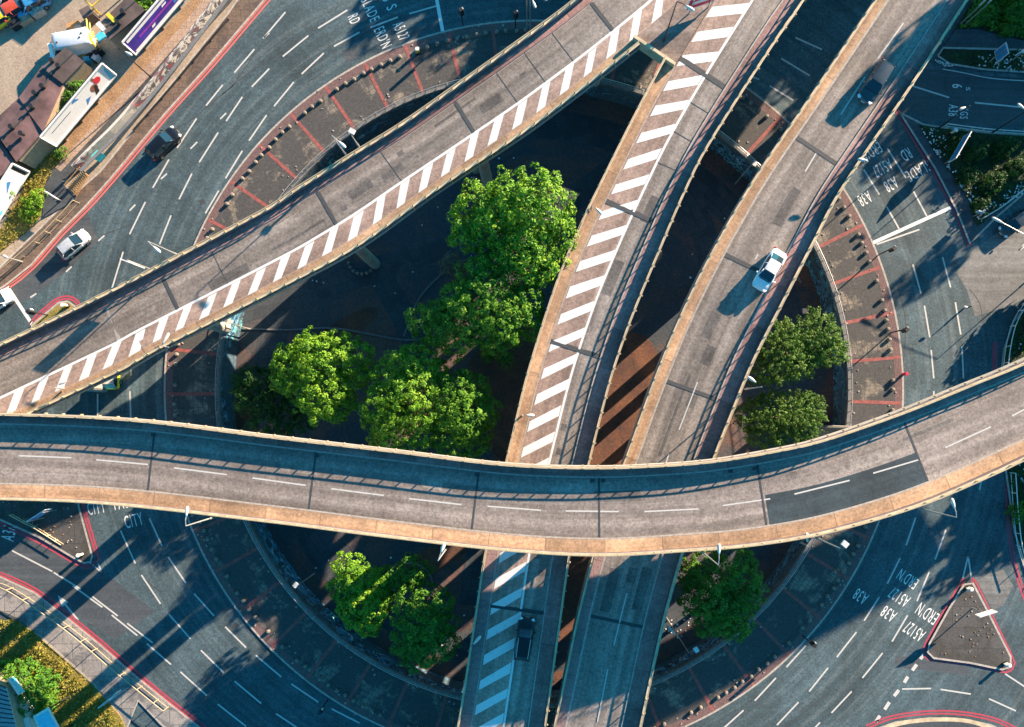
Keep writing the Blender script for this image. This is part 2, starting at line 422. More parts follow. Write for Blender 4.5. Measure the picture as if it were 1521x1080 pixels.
# ------------------------------------------------------------------ roundabout ground
CC = W(793, 579); k12 = 1 / 12.0
R_IN, R_OUT = 466 * k12, 549 * k12
PIT = -4.0
def pol(r, a, z=0): return Vector((CC.x + r * cos(a), CC.y + r * sin(a), z))
def annulus(mb, r0, r1, z, a0=0, a1=2 * pi, n=180, mi=0):
    for i in range(n):
        a, b = a0 + (a1 - a0) * i / n, a0 + (a1 - a0) * (i + 1) / n
        mb.face([pol(r0, a, z), pol(r1, a, z), pol(r1, b, z), pol(r0, b, z)], mi,
                [(a * r1, r0), (a * r1, r1), (b * r1, r1), (b * r1, r0)])
def square_ring(mb, r0, half, z, n=180, rings=(1.0,)):
    def sq(a):
        c, s_ = cos(a), sin(a); m = max(abs(c), abs(s_)); return Vector((CC.x + half * c / m, CC.y + half * s_ / m, z))
    for i in range(n):
        a, b = 2 * pi * i / n, 2 * pi * (i + 1) / n
        rr = [r0 + 3.5 * k for k in range(0, 9)]
        for k in range(len(rr) - 1):
            mb.face([pol(rr[k], a, z), pol(rr[k + 1], a, z), pol(rr[k + 1], b, z), pol(rr[k], b, z)], 0,
                    [(a * 55, rr[k]), (a * 55, rr[k + 1]), (b * 55, rr[k + 1]), (b * 55, rr[k])])
        mb.face([pol(rr[-1], a, z), sq(a), sq(b), pol(rr[-1], b, z)], 0, [(a * 55, rr[-1]), (a * 55, 150), (b * 55, 150), (b * 55, rr[-1])])
def smooth_poly2(pts, z): return catmull([W(a, b, z) for a, b in pts], 1.5, True)
g = MB(); square_ring(g, R_IN + .1, 700, -.06); struct(g, 'ground', 'far_ground')
r = MB(); square_ring(r, R_OUT - .05, 105, 0); road = struct(r, 'ring_road', 'ring_asphalt')
p = MB()
for i in range(60):
    a, b = 2 * pi * i / 60, 2 * pi * (i + 1) / 60
    p.face([pol(0, 0, PIT), pol(R_IN + .1, a, PIT), pol(R_IN + .1, b, PIT)], 0)
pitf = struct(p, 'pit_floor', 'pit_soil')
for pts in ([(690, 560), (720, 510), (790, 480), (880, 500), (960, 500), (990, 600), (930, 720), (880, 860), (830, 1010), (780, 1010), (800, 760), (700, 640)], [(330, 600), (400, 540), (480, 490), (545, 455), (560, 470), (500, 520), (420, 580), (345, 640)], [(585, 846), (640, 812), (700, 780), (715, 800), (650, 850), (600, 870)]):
    m = MB(); P = smooth_poly2(pts, PIT + .004); m.face(P); m.build('sunlit_red_soil', 'sunlit_red_soil', pitf)  # soil patches coloured in where sun patches lie on the floor
m = MB(); annulus(m, R_IN - 6.2, R_IN - 2.4, PIT + .008)
for kz, pts in enumerate(([(330, 470), (430, 440), (560, 400), (700, 350), (860, 290), (960, 200)], [(560, 400), (600, 470), (640, 560), (720, 700), (700, 900)], [(960, 200), (1040, 330), (1080, 460), (1210, 560)])): m.strip(px(pts, PIT, 2), 3.2, PIT + .014 + .006 * kz)
m.build('paved_path', 'pit_paving', pitf)
# ring footway
fw = MB(); annulus(fw, R_IN, R_OUT - 1.1, .12, n=240)
foot = struct(fw, 'ring_footway', 'ring_tarmac')
e = MB(); annulus(e, R_OUT - 1.1, R_OUT - .22, .121, n=240); e.build('brick_edging', 'ring_edge', foot)
kb = MB(); annulus(kb, R_OUT - .22, R_OUT, .125, n=240)
for i in range(240):
    a, b = 2 * pi * i / 240, 2 * pi * (i + 1) / 240
    kb.face([pol(R_OUT, a, -.02), pol(R_OUT, b, -.02), pol(R_OUT, b, .125), pol(R_OUT, a, .125)])
kb.build('kerb', 'kerb_stone', foot)
ANG = [5.1, 12.1, 19.5, 26.6, 33.7, 40.8, 47.9, 54.9, 61.9, 68.9, 75.9, 82.8, 89.7, 96.5, 103.4, 110.5, 117.4, 124.5, 131.4, 138.3, 145.5, 152.4, 159.5, 166.6, 173.6,
       180.7, 188, 195.3, 202.6, 209.8, 217.1, 224.4, 231.8, 239.2, 246.6, 254, 261.4, 268.7, 276, 283.2, 290.4, 299.2, 306.6, 313.9, 321.4, 329, 336.1, 343.4, 350.6, 357.9]
bd = MB()
for a in ANG:
    a = radians(a)
    bd.strip([pol(R_IN + .4, a), pol(R_OUT - .3, a)], .42, .13)
bd.build('brick_band', 'red_brick_band', foot)
# drums along the footway
bm_ = MB()
prof = [(.0, .2), (.0, .23), (.1, .245), (.28, .23), (.36, .2), (.38, .13), (.38, 0)]
sg = 12
for i in range(len(prof) - 1):
    (z0, r0), (z1, r1) = prof[i], prof[i + 1]
    for k in range(sg):
        a, b = 2 * pi * k / sg, 2 * pi * (k + 1) / sg
        q = [(r0 * cos(a), r0 * sin(a), z0), (r0 * cos(b), r0 * sin(b), z0), (r1 * cos(b), r1 * sin(b), z1), (r1 * cos(a), r1 * sin(a), z1)]
        if r1 == 0: q = q[:3]
        bm_.face(q)
b0 = None; rr = 532 * k12; step = radians(1.6)
n = int(2 * pi / step)
for i in range(n):
    a = i * step
    x, y = pol(rr, a).x * 12 + 800, 620 - pol(rr, a).y * 12
    if not (-5 < x < 1526 and -5 < y < 1085): continue
    if random.random() < .06: continue
    dmin = min(abs(((radians(q) - a + pi) % (2 * pi)) - pi) for q in ANG)
    if dmin < radians(.45): continue
    if b0 is None:
        o = b0 = bm_.build('bollard', 'bollard_concrete', smooth=True)
    else:
        o = b0.copy(); C.objects.link(o)
    tag(o, 'low round concrete bollard in the ring on the roundabout footway', 'bollard', 'concrete bollards round the footway')
    o.location = pol(rr + random.uniform(-.08, .08), a + random.uniform(-.002, .002), .12); o.rotation_euler = (0, 0, random.random() * 6)

# retaining wall, sub-split into painted face, coping and railing
rw = thing('retaining_wall', 'graffiti covered retaining wall curving round the sunken centre of the roundabout', 'wall', (CC.x, CC.y, PIT))
wl = MB()
for i in range(180):
    a, b = 2 * pi * i / 180, 2 * pi * (i + 1) / 180
    wl.face([pol(R_IN - .02, b, PIT), pol(R_IN - .02, a, PIT), pol(R_IN - .02, a, -.05), pol(R_IN - .02, b, -.05)], 0,
            [(b * 38, 0), (a * 38, 0), (a * 38, 4), (b * 38, 4)])
wl.build('painted_face', 'mural_blue', rw, origin=rw.location)
cp = MB(); cp.wall([pol(R_IN + .1, 2 * pi * i / 180) for i in range(181)], .3, -.1, .3); cp.build('coping', 'dark_concrete', rw, origin=rw.location)
rl = MB()
for i in range(180):
    a = 2 * pi * i / 180; q = pol(R_IN + .1, a, .3)
    rl.box(q + Vector((0, 0, .4)), (.07, .07, .8), a)
rl.tube([pol(R_IN + .1, 2 * pi * i / 180, 1.1) for i in range(181)], .045, 6, cap=False)
rl.tube([pol(R_IN + .1, 2 * pi * i / 180, .7) for i in range(181)], .02, 5, cap=False)
rl.build('railing', 'galvanised', rw, origin=rw.location)

# ------------------------------------------------------------------ raised islands, verges, pavements
def smooth_poly(pts, step=1.2): return catmull([W(a, b) for a, b in pts], step, True)
def island(name, pts, mat, z=.12, smooth=False, kerb=True, zbase=-.04, parent=None, uvfree=True):
    P = smooth_poly(pts) if smooth else px(pts)
    m = MB(); m.prism(P, zbase, z); o = struct(m, name, mat, parent)
    if kerb:
        k = MB(); k.strip(P + [P[0], ], .24, z + .006); k.build('kerb', 'kerb_stone', o)
    return o
mk_w, mk_thick, red1, red2 = MB(), MB(), MB(), MB()
def redline(pts, mb, off=(.12, .46), side=1, z=.006, step=1.5):
    P = px(pts, 0, step)
    for o in off:
        Q = []
        for i, q in enumerate(P):
            d = P[min(i + 1, len(P) - 1)] - P[max(i - 1, 0)]; d.normalize()
            Q.append(q + Vector((-d.y, d.x, 0)) * (o * side))
        mb.strip(Q, .2, z)

# north-west bank
NWK = [(397, -4), (313, 95), (247, 168), (163, 268), (126, 309), (89, 346), (47, 394), (8, 425), (-40, 452)]
redline([(430, -40)] + NWK, red2, side=1)
island('pavement', [(430, -40)] + NWK + [(-60, 430), (0, 398), (60, 340), (110, 290), (150, 255), (340, 20), (382, -40)], 'kerb_path', .12)
island('verge', [(382, -40), (340, 20), (150, 255), (110, 290), (60, 340), (0, 398), (-60, 430), (-220, 560), (-400, 500), (-400, -300), (400, -300)], 'yard_concrete', .1, kerb=False)
island('dirt_bank', [(330, -30), (285, 0), (180, 118), (75, 226), (92, 236), (100, 240), (215, 135), (320, 20), (355, -25)], 'dirt', .16, kerb=False)
o_gb = island('grass_bank', [(75, 226), (48, 250), (36, 285), (20, 310), (-30, 400), (0, 376), (40, 345), (62, 322), (70, 270), (92, 238)], 'grass_dry', .18, kerb=False)
island('path', [(346, -30), (292, 30), (208, 126), (98, 244), (86, 258), (92, 268), (112, 262), (160, 215), (262, 95), (340, 8), (372, -30)], 'path_asphalt', .22, kerb=False)
island('tarmac_apron', [(97, 238), (108, 245), (92, 265), (100, 280), (115, 298), (65, 325), (68, 280), (76, 258)], 'dark_asphalt', .235, kerb=False)
island('paved_strip', [(322, -20), (216, 104), (84, 250), (92, 256), (226, 112), (336, -14)], 'footway', .25, kerb=False)
# the low painted wall beside the path
NWW = [(345, -12), (262, 97), (190, 184), (150, 224), (120, 254)]
t = thing('garden_wall', 'low graffiti painted wall between the path and the red lined road', 'wall', W(230, 135))
m = MB(); m.wall(px(NWW, 0, 1.5), .3, 0, 1.7); m.build('painted_face', 'mural_wall', t, origin=t.location)
m = MB(); m.wall([q for q in px(NWW, 1.7, 1.5)], .42, 0, .09); m.build('coping', 'dark_concrete', t, origin=t.location)
m = MB(); P_ = px([(158, 232), (149, 241)], 0, 1); m.wall(P_, .36, .3, 1.6); m.build('turquoise_panel', 'turquoise_paint', t, origin=t.location)
# wooden stairs
t = thing('wooden_steps', 'short flight of timber steps at the foot of the painted wall', 'steps', W(120, 274))
A_, B_ = W(135, 260), W(110, 286)
d = (B_ - A_); L_ = d.length; d.normalize(); nn = Vector((-d.y, d.x, 0))
for i in range(11):
    m = MB(); c = A_ + d * (L_ * (i + .5) / 11) + Vector((0, 0, .95 - .06 * i)); m.box(c, (L_ / 11 * .62, 1.1 + i * .05, .07), atan2(d.y, d.x)); m.build('tread', 'timber', t, origin=t.location)
for s_ in (-1, 1):
    m = MB(); m.tube([A_ + nn * .72 * s_ + Vector((0, 0, 1.3)), B_ + nn * .85 * s_ + Vector((0, 0, .9))], .07, 6); m.build('handrail', 'timber', t, origin=t.location)

# left refuge under the ramp
island('traffic_island', [(62, 472), (74, 462), (88, 450), (102, 448), (112, 455), (118, 470), (50, 492), (48, 484)], 'grass_dry', .14)
redline([(46, 484), (58, 470), (72, 458), (86, 447), (102, 444), (113, 450), (120, 462)], red1, off=(0, .34))
# left island beyond the crossing bridge
island('traffic_island', [(-60, 700), (112, 700), (118, 752), (138, 826), (136, 834), (126, 836), (112, 829), (60, 798), (0, 771), (-60, 748)], 'island_paving', .14)
redline([(119, 700), (122, 752), (142, 824), (141, 834), (131, 840), (112, 833), (58, 802), (0, 776), (-60, 752)], red1, off=(0, .34))
# south-west pavement and bank
SWK = [(-60, 836), (0, 856), (52, 880), (100, 917), (150, 958), (200, 1002), (250, 1043), (300, 1082), (360, 1130)]
redline(SWK, red1, side=1)
island('pavement', SWK + [(310, 1130), (240, 1075), (206, 1040), (186, 1090), (172, 1060), (140, 1015), (60, 944), (0, 915), (-60, 900)], 'pave_slab', .12)
island('grass_bank', [(-60, 905), (0, 920), (28, 921), (60, 946), (120, 1000), (140, 1018), (160, 1040), (180, 1062), (192, 1090), (200, 1160), (-60, 1160)], 'grass_dry', .22, kerb=False)
island('pavement', [(-60, 870), (0, 905), (30, 918), (0, 950), (-60, 980)], 'dark_asphalt', .24, kerb=False)
# east islands
redline([(1328, 160), (1338, 178), (1382, 250), (1415, 310), (1430, 345), (1438, 366)], red1, off=(0, .34))
island('traffic_island', [(1336, 168), (1372, 186), (1400, 190), (1470, 198), (1600, 205), (1600, 240), (1521, 287), (1480, 322), (1450, 352), (1440, 362), (1420, 312), (1388, 250)], 'dark_asphalt', .12)
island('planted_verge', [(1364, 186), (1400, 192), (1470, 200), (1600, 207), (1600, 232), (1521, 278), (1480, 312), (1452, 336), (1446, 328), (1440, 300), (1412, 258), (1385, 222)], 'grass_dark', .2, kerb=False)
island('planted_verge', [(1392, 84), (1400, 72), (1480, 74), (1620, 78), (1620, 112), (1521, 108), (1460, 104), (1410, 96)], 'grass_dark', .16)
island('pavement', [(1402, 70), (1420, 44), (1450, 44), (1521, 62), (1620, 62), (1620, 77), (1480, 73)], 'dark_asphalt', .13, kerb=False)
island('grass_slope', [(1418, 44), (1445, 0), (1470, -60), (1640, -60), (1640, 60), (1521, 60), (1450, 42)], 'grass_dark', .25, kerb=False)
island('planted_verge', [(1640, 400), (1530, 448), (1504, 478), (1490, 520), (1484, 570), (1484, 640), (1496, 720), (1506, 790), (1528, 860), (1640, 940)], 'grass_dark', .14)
redline([(1476, 508), (1475, 560), (1476, 620)], red1, off=(0, .34))
redline([(1494, 700), (1498, 800), (1508, 850), (1521, 890), (1540, 940)], red1, off=(0, .34))
# triangular splitter island
TRI = [(1431, 868), (1444, 866), (1462, 900), (1500, 975), (1500, 990), (1488, 994), (1440, 984), (1386, 977), (1377, 968), (1380, 955), (1408, 905)]
tri = island('traffic_island', TRI, 'island_paving', .14, smooth=False)
redline([(1433, 860), (1428, 863), (1405, 902), (1375, 955), (1372, 968), (1380, 980), (1440, 988), (1486, 998), (1500, 997), (1506, 988), (1504, 976), (1468, 902), (1448, 862), (1443, 859)], red1, off=(0, .34), step=.8)
island('traffic_island', [(1306, 1130), (1300, 1082), (1330, 1072), (1380, 1066), (1430, 1068), (1470, 1076), (1500, 1090), (1540, 1130)], 'dark_asphalt', .14)
kk = MB(); kk.strip(px([(1300, 1086), (1340, 1073), (1390, 1068), (1440, 1071), (1490, 1088)], 0, 1), .5, .15); kk.build('kerb', 'parapet_buff', road)
redline([(1288, 1082), (1320, 1069), (1360, 1062), (1400, 1060), (1440, 1063), (1480, 1072), (1510, 1086)], red1, off=(0, .36))

# road patches of other asphalt laid in the carriageway
def patch(name, pts, mat, z): m = MB(); P = px(pts, z); m.face(P if True else P, 0, [(q.x, q.y) for q in P]); return m.build(name, mat, road)
patch('resurfaced_lane', [(128, 310), (146, 357), (98, 404), (45, 443), (-60, 500), (-60, 455), (8, 427), (47, 396), (89, 348)], 'dark_asphalt', .0025)
patch('resurfaced_lane', [(145, 843), (230, 908), (170, 950), (100, 905), (60, 872), (0, 846), (-60, 826), (-60, 757), (0, 780), (60, 806), (110, 836)], 'dark_asphalt', .0025)
patch('resurfaced_lane', [(1344, 100), (1400, 104), (1460, 112), (1620, 122), (1620, 196), (1521, 190), (1420, 182), (1372, 176), (1330, 150)], 'dark_asphalt', .0025)
patch('tarmac_patch', [(508, 76), (528, 68), (534, 84), (520, 92), (513, 90)], 'dark_asphalt', .0026)
patch('tarmac_patch', [(1330, 975), (1372, 975), (1440, 992), (1440, 1004), (1340, 992), (1328, 990)], 'dark_asphalt', .0026)
patch('concrete_bay', [(1420, 404), (1446, 372), (1472, 352), (1560, 300), (1600, 400), (1500, 455), (1448, 470), (1436, 430)], 'pale_asphalt', .0026)
patch('concrete_bay', [(1448, 858), (1490, 846), (1505, 870), (1490, 900), (1474, 905)], 'pale_asphalt', .0026)

# ------------------------------------------------------------------ road markings
def dash(x1, y1, x2, y2, w=.19, mb=None): (mb or mk_w).strip(px([(x1, y1), (x2, y2)]), w, .006)
for s_ in """378,73,348,108 400,49,392,56 400,102,374,129 331,126,306,157 360,144,336,180 336,168,327,177 396,171,370,209 292,176,263,220 324,197,296,241 293,211,283,221
360,224,335,265 251,237,227,279 248,258,239,266 285,258,266,296 325,283,305,317 201,304,192.5,313 216,300,192.5,348 254,320,237,363 183,374,166.5,428 155,350,146,358 106.5,396,98,404 54,436,45,442
424,18,391,57 516,15,472.5,42 458,53,420,84 534,48,496,69 481,79,448,110 436.5,122,407,158 648,9,608,20.5 591,25.5,550,41
1283,252,1306,289 1318,220.5,1346,265 1317,307,1336,341 1357,284.5,1376.6,321 1302,363,1365.6,341 1356,393,1368,436 1400,382,1412,427 1373,454,1381,501 1419,449,1427,497 1383,520,1387,562 1429,515,1431,562 1387,581,1387,600
1360,769,1346,810 1405,787,1389,831 1337,829,1318,867 1380,850,1362,893 1306,887,1283.5,922 1348,914,1325,953 1272,939,1243,976 1311,970,1281,1007 1230,992,1202,1027 1197,959,1168,991 1152.6,1007,1121,1041 1265,1027,1235,1059 1186,1043,1154,1077 1218,1073,1200,1092 1104.5,1055,1070,1086
1340,1023.5,1383,1022.7 1397,1024,1442,1031 1469,1038,1509,1056 1493,1001,1525,1022 1438,826,1430,859 1438,826,1443,859
179,788,201,837 222,770,240.6,811 250,827.6,276,866 210,854,238.5,897 288.5,882,318,915 251,912.5,283,949 334.5,931,365.5,962 298.5,966,332,999 218,956,254,987 268,998,307,1033 380,973.5,418,1005.6 348.5,1012,388,1045 323.5,1046,365.5,1079 166,913.6,204,944 189,926,227,955 137,886,175,915 108,870,152,902
18,818,80,850 77.6,849,120,875 131.5,834,151,850 141,825,151,850 432.6,1016,473,1043 492.6,1053,534,1074 410,1060,446,1084
194.6,530,194.6,558 193,581,194.6,630 145,585,145,630 1181.5,56,1221,73.6 1160.5,87,1203,112.6 1143,127.5,1178,149 1100,107,1127.6,118 1356,128,1410,145 1448,152.5,1519,159.6 1460,700,1455,728""".split():
    dash(*[float(q) for q in s_.split(',')])
for s_ in "1372,972,1367,979 1361.6,987,1355,996 1348.5,1005,1343,1014 1335,1025,1328,1034 1321,1043,1314,1054 1307,1063,1301,1072".split():
    dash(*[float(q) for q in s_.split(',')], w=.42)
for s_ in "11,426,48,482 647,-10,658,49 1296.7,360.7,1413,308".split(): dash(*[float(q) for q in s_.split(',')], w=.42, mb=mk_thick)
mk_w.strip(px([(1400, 102.6), (1430, 108), (1470, 116), (1521, 120), (1600, 122)], 0, 1), .12, .006)
mk_w.strip(px([(1521, 363), (1513, 372), (1560, 340)]), .2, .006)
# arrows
def arrow(tip, tail, w=.22):
    T, B = W(*tip), W(*tail); d = (T - B); L_ = d.length; d.normalize(); n_ = Vector((-d.y, d.x, 0)); hd = T - d * 1.5
    mk_w.strip([B, hd], w, .006)
    mk_w.face([Vector((q.x, q.y, .0065)) for q in (hd - n_ * .5, T, hd + n_ * .5)])
arrow((85.5, 884), (116, 921))
mk_w.build('lane_markings', 'lane_white', road); mk_thick.build('stop_lines', 'white_paint', road)
red1.build('red_lines', 'red_paint', road); red2.build('red_lines', 'pale_red_paint', road)
# tar seams and service covers
seam = MB()
for pts in ([(400, 88), (370, 108), (330, 140), (292, 172), (262, 192)], [(330, 140), (345, 128), (372, 90), (392, 60)], [(255, 962), (205, 1005), (180, 1030)], [(470, 38), (430, 66), (400, 88)],
            [(1295, 916), (1270, 928), (1240, 905)], [(1385, 893), (1372, 930)], [(1440, 430), (1455, 450), (1460, 480)], [(1340, 560), (1345, 480), (1332, 420)], [(190, 815), (215, 860), (240, 880)],
            [(190, 990), (205, 965), (222, 952)], [(1228, 1030), (1190, 1062), (1150, 1090)], [(1500, 590), (1430, 590)], [(205, 330), (150, 350)], [(480, 108), (466, 118)]):
    seam.strip(px(pts, 0, 1), .11, .0045)
for x, y, a in ((540, 68, .8), (1206, 950, 0), (1196, 462, 0), (420, 250, .6), (300, 300, .4), (1400, 590, .2), (350, 930, .7)):
    c = W(x, y); seam.face([c + Vector((cos(a + q) * .45, sin(a + q) * .45, .0046)) for q in (pi / 4, 3 * pi / 4, 5 * pi / 4, 7 * pi / 4)])
seam.build('tar_seams', 'joint_tar', road)
# lettering
def text_mesh(s):
    cu = bpy.data.curves.new('t', 'FONT'); cu.body = s; cu.resolution_u = 3; cu.offset = 0; cu.space_character = 1.18
    ob = bpy.data.objects.new('t', cu); C.objects.link(ob)
    dg = bpy.context.evaluated_depsgraph_get(); me = ob.evaluated_get(dg).to_mesh()
    V = [v.co.copy() for v in me.vertices]; F = [list(p_.vertices) for p_ in me.polygons]
    ob.evaluated_get(dg).to_mesh_clear(); bpy.data.objects.remove(ob); bpy.data.curves.remove(cu)
    return V, F
let = MB()
def text(s, cx, cy, wpx, hpx, rx, ry, mb=None, z=.006):
    V, F = text_mesh(s)
    x0, x1 = min(v.x for v in V), max(v.x for v in V); y0, y1 = min(v.y for v in V), max(v.y for v in V)
    l = sqrt(rx * rx + ry * ry); R = Vector((rx / l, -ry / l, 0)); U = Vector((-R.y, R.x, 0)); c = W(cx, cy)
    mb = mb or let; n_ = len(mb.v)
    for v in V:
        q = c + R * ((v.x - (x0 + x1) / 2) / (x1 - x0) * wpx / 12) + U * ((v.y - (y0 + y1) / 2) / (y1 - y0) * hpx / 12)
        mb.v.append((q.x, q.y, z))
    for f in F: mb.f.append([n_ + i for i in f]); mb.m.append(0)
for a in (("RD", 526, 28, 12.5, 16), ("SLADE", 550, 14, 36, 16), ("M6 S", 576, -2, 34, 16), ("A5127", 596, 46, 27, 17), ("ERD'N", 569, 55.5, 31, 17)): text(*a, .41, .91)
for a in (("RD", 1346, 229.6, 14, 17), ("SLADE", 1364, 254, 38, 18), ("ERD'N", 1294, 226, 32, 18), ("A5127", 1311, 249.7, 29, 18), ("A38", 1323.6, 274, 19, 18), ("A38", 1284.7, 295, 19, 18)): text(*a, -.87, .5)
for a in (("A38", 1278.6, 886, 20, 18), ("ERD'N", 1348, 860.5, 31, 18), ("A5127", 1335.6, 887, 31, 18), ("A38", 1320, 912, 21, 18), ("ERD'N", 1377, 912, 33, 20), ("A5127", 1358, 938, 31, 19)): text(*a, -.83, -.55)
text("CITY", 198.5, 773, 27, 19, .95, -.25); text("CITY", 143, 754, 26, 19, .98, -.18); text("TAS", 178, 747, 24, 19, .98, -.18)
text("A38", 13, 792, 22, 20, .22, -.97); text("A38", 1416, 164, 17, 14, -.06, 1); text("KGS", 1432, 168, 17, 12, -.06, 1); text("6", 1422, 128, 6, 15, -.06, 1); text("S", 1438, 132, 5, 6, -.06, 1)
let.build('lettering', 'white_paint', road)

# ------------------------------------------------------------------ elevated roads
class Ramp:
    def __init__(s, name, label, Lp, Rp, zf, hp=1.3, cat='flyover'):
        s.zf, s.hp = zf, hp
        Lp = list(Lp); Rp = list(Rp)
        Lw = [W(a, b, zf(a, b) + hp) for a, b in Lp]; Rw = [W(a, b, zf(a, b) + hp) for a, b in Rp]
        def ext(P, d0, d1, n): return [P[0] - d0 * n] + P + [P[-1] + d1 * n]
        d0 = (Lw[1] - Lw[0]); d1 = (Lw[-1] - Lw[-2]); d0.z = d1.z = 0; d0.normalize(); d1.normalize()
        Lw, Rw = ext(Lw, d0, d1, 30), ext(Rw, d0, d1, 30)
        s.L = catmull(Lw, 1.0); Rd = catmull(Rw, .25)
        s.R = []; j = 0
        for q in s.L:
            best = min(range(j, min(len(Rd), j + 80)), key=lambda i: (Rd[i].xy - q.xy).length); j = best; s.R.append(Rd[best])
        s.n = len(s.L); s.zd = [(s.L[i].z + s.R[i].z) / 2 - hp for i in range(s.n)]
        s.s = [0]
        for i in range(1, s.n): s.s.append(s.s[-1] + (s.pt(i, .5) - s.pt(i - 1, .5)).length)
        mid = s.pt(s.n // 2, .5); s.o = Vector((mid.x, mid.y, 0))
        s.root = thing(name, label, cat, s.o)
    def pt(s, i, f, dz=0):
        q = s.L[i].lerp(s.R[i], f); return Vector((q.x, q.y, s.zd[i] + dz))
    def ps(s, t, f, dz=0):
        t = max(0, min(t, s.s[-1])); import bisect
        i = max(1, bisect.bisect_left(s.s, t)); i = min(i, s.n - 1); k = (t - s.s[i - 1]) / max(1e-6, s.s[i] - s.s[i - 1])
        return s.pt(i - 1, f, dz).lerp(s.pt(i, f, dz), k)
    def nearL(s, x, y): q = W(x, y, s.zf(x, y) + s.hp); return min(range(s.n), key=lambda i: (s.L[i].xy - q.xy).length)
    def nearR(s, x, y): q = W(x, y, s.zf(x, y) + s.hp); return min(range(s.n), key=lambda i: (s.R[i].xy - q.xy).length)
    def width(s, i): return (s.R[i].xy - s.L[i].xy).length
    def near(s, x, y):
        q = W(x, y, s.zf(x, y)); return min(range(s.n), key=lambda i: (s.pt(i, .5).xy - q.xy).length)
    def locate(s, x, y, dz=.01):
        z = s.zf(x, y)
        for _ in range(3):
            q = W(x, y, z); i = min(range(s.n), key=lambda i: min((s.pt(i, f).xy - q.xy).length for f in (.2, .5, .8))); z = s.zd[i] + dz
        return W(x, y, z)
    def sof(s, x, y):
        q = s.locate(x, y); i = min(range(s.n), key=lambda i: (s.pt(i, .5).xy - q.xy).length)
        a = s.pt(max(0, i - 1), .5); b = s.pt(min(s.n - 1, i + 1), .5); d = (b - a); d.z = 0; d.normalize(); return s.s[i] + (q - s.pt(i, .5)).dot(d), d
    def strip(s, name, mat, f0, f1, dz, i0=0, i1=None, side=None):
        """flat strip, or (side=depth) a raised slab"""
        i1 = s.n - 1 if i1 is None else i1; m = MB()
        for i in range(i0, i1):
            w = s.width(i); u = [(s.s[i], f0 * w), (s.s[i + 1], f0 * w), (s.s[i + 1], f1 * w), (s.s[i], f1 * w)]
            a, b, c, d = s.pt(i, f0, dz), s.pt(i + 1, f0, dz), s.pt(i + 1, f1, dz), s.pt(i, f1, dz)
            m.face([d, c, b, a], 0, [u[3], u[2], u[1], u[0]])
            if side:
                v = Vector((0, 0, -side))
                m.face([a, b, b + v, a + v]); m.face([c, d, d + v, c + v])
                m.face([a + v, b + v, c + v, d + v])
        if side:
            for i, fl in ((i0, 0), (i1, 1)):
                a, d = s.pt(i, f0, dz), s.pt(i, f1, dz); v = Vector((0, 0, -side)); P = [a, a + v, d + v, d]
                m.face(P[::-1] if fl else P)
        return m.build(name, mat, s.root, origin=s.o)
    def parapet(s, f, i0=0, i1=None, sgn=1, hs=.7, hr=1.3, gap=1.7):
        i1 = s.n - 1 if i1 is None else i1
        th = .19; off = (th / 2 + .02) / 9.0 * sgn
        P = [s.pt(i, f + off) for i in range(i0, i1 + 1)]
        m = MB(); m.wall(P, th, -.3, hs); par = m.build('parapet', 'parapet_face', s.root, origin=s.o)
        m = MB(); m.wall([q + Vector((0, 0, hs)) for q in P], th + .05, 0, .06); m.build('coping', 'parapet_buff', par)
        m = MB(); m.wall([q + Vector((0, 0, hr - .08)) for q in P], .1, 0, .08)
        t = s.s[i0] + .3
        while t < s.s[i1]:
            q = s.ps(t, f + off, hs); a = s.ps(t + .2, f + off) - s.ps(t - .2, f + off)
            m.box(q + Vector((0, 0, (hr - hs) / 2 - .02)), (.1, .1, hr - hs), atan2(a.y, a.x)); 
            # small base shoe on the outside of the parapet
            o2 = s.ps(t, f - .012 * sgn, .35); m.box(o2, (.1, .12, .4), atan2(a.y, a.x))
            t += gap
        for c_ in (m.build('railing', 'rail_steel', par),):
            pass
        for ch in par.children:
            for v in ch.data.vertices: v.co -= s.o
    def line(s, name, mat, f, w, dz=.012, i0=0, i1=None):
        i1 = s.n - 1 if i1 is None else i1; m = MB(); m.strip([s.pt(i, f, dz) for i in range(i0, i1 + 1)], w); return m.build(name, mat, s.root, origin=s.o)
    def dashes(s, segs, w=.14, mat='lane_white'):
        for a in segs:
            m = MB(); m.strip([s.locate(a[0], a[1], .012), s.locate(a[2], a[3], .012)], w)
            m.build('lane_dash', mat, s.root, origin=s.o)
    def hatch(s, f0, f1, x, y, step, width, slant, t0=None, t1=None):
        m = MB(); ph, _ = s.sof(x, y); t = ph - step * int(ph / step)
        while t < s.s[-1] - 4:
            if (t0 is None or t > t0) and (t1 is None or t < t1):
                j = [random.uniform(-.07, .07) for _ in range(6)]; m.face([s.ps(t + j[0], f0 + j[4] * .08, .012), s.ps(t + width + j[1], f0 + j[4] * .08, .012), s.ps(t + slant + width + j[2], f1 + j[5] * .08, .012), s.ps(t + slant + j[3], f1 + j[5] * .08, .012)][::-1])
            t += step
        m.build('hatching', 'white_paint', s.root, origin=s.o)
    def joints(s, pts, f0, f1, w=.4, mat='joint_tar', dz=.017):
        for x, y in pts:
            t, d = s.sof(x, y); m = MB(); m.strip([s.ps(t, f0 + (f1 - f0) * k / 6, dz) for k in range(7)], w)
            m.build('movement_joint', mat, s.root, origin=s.o)
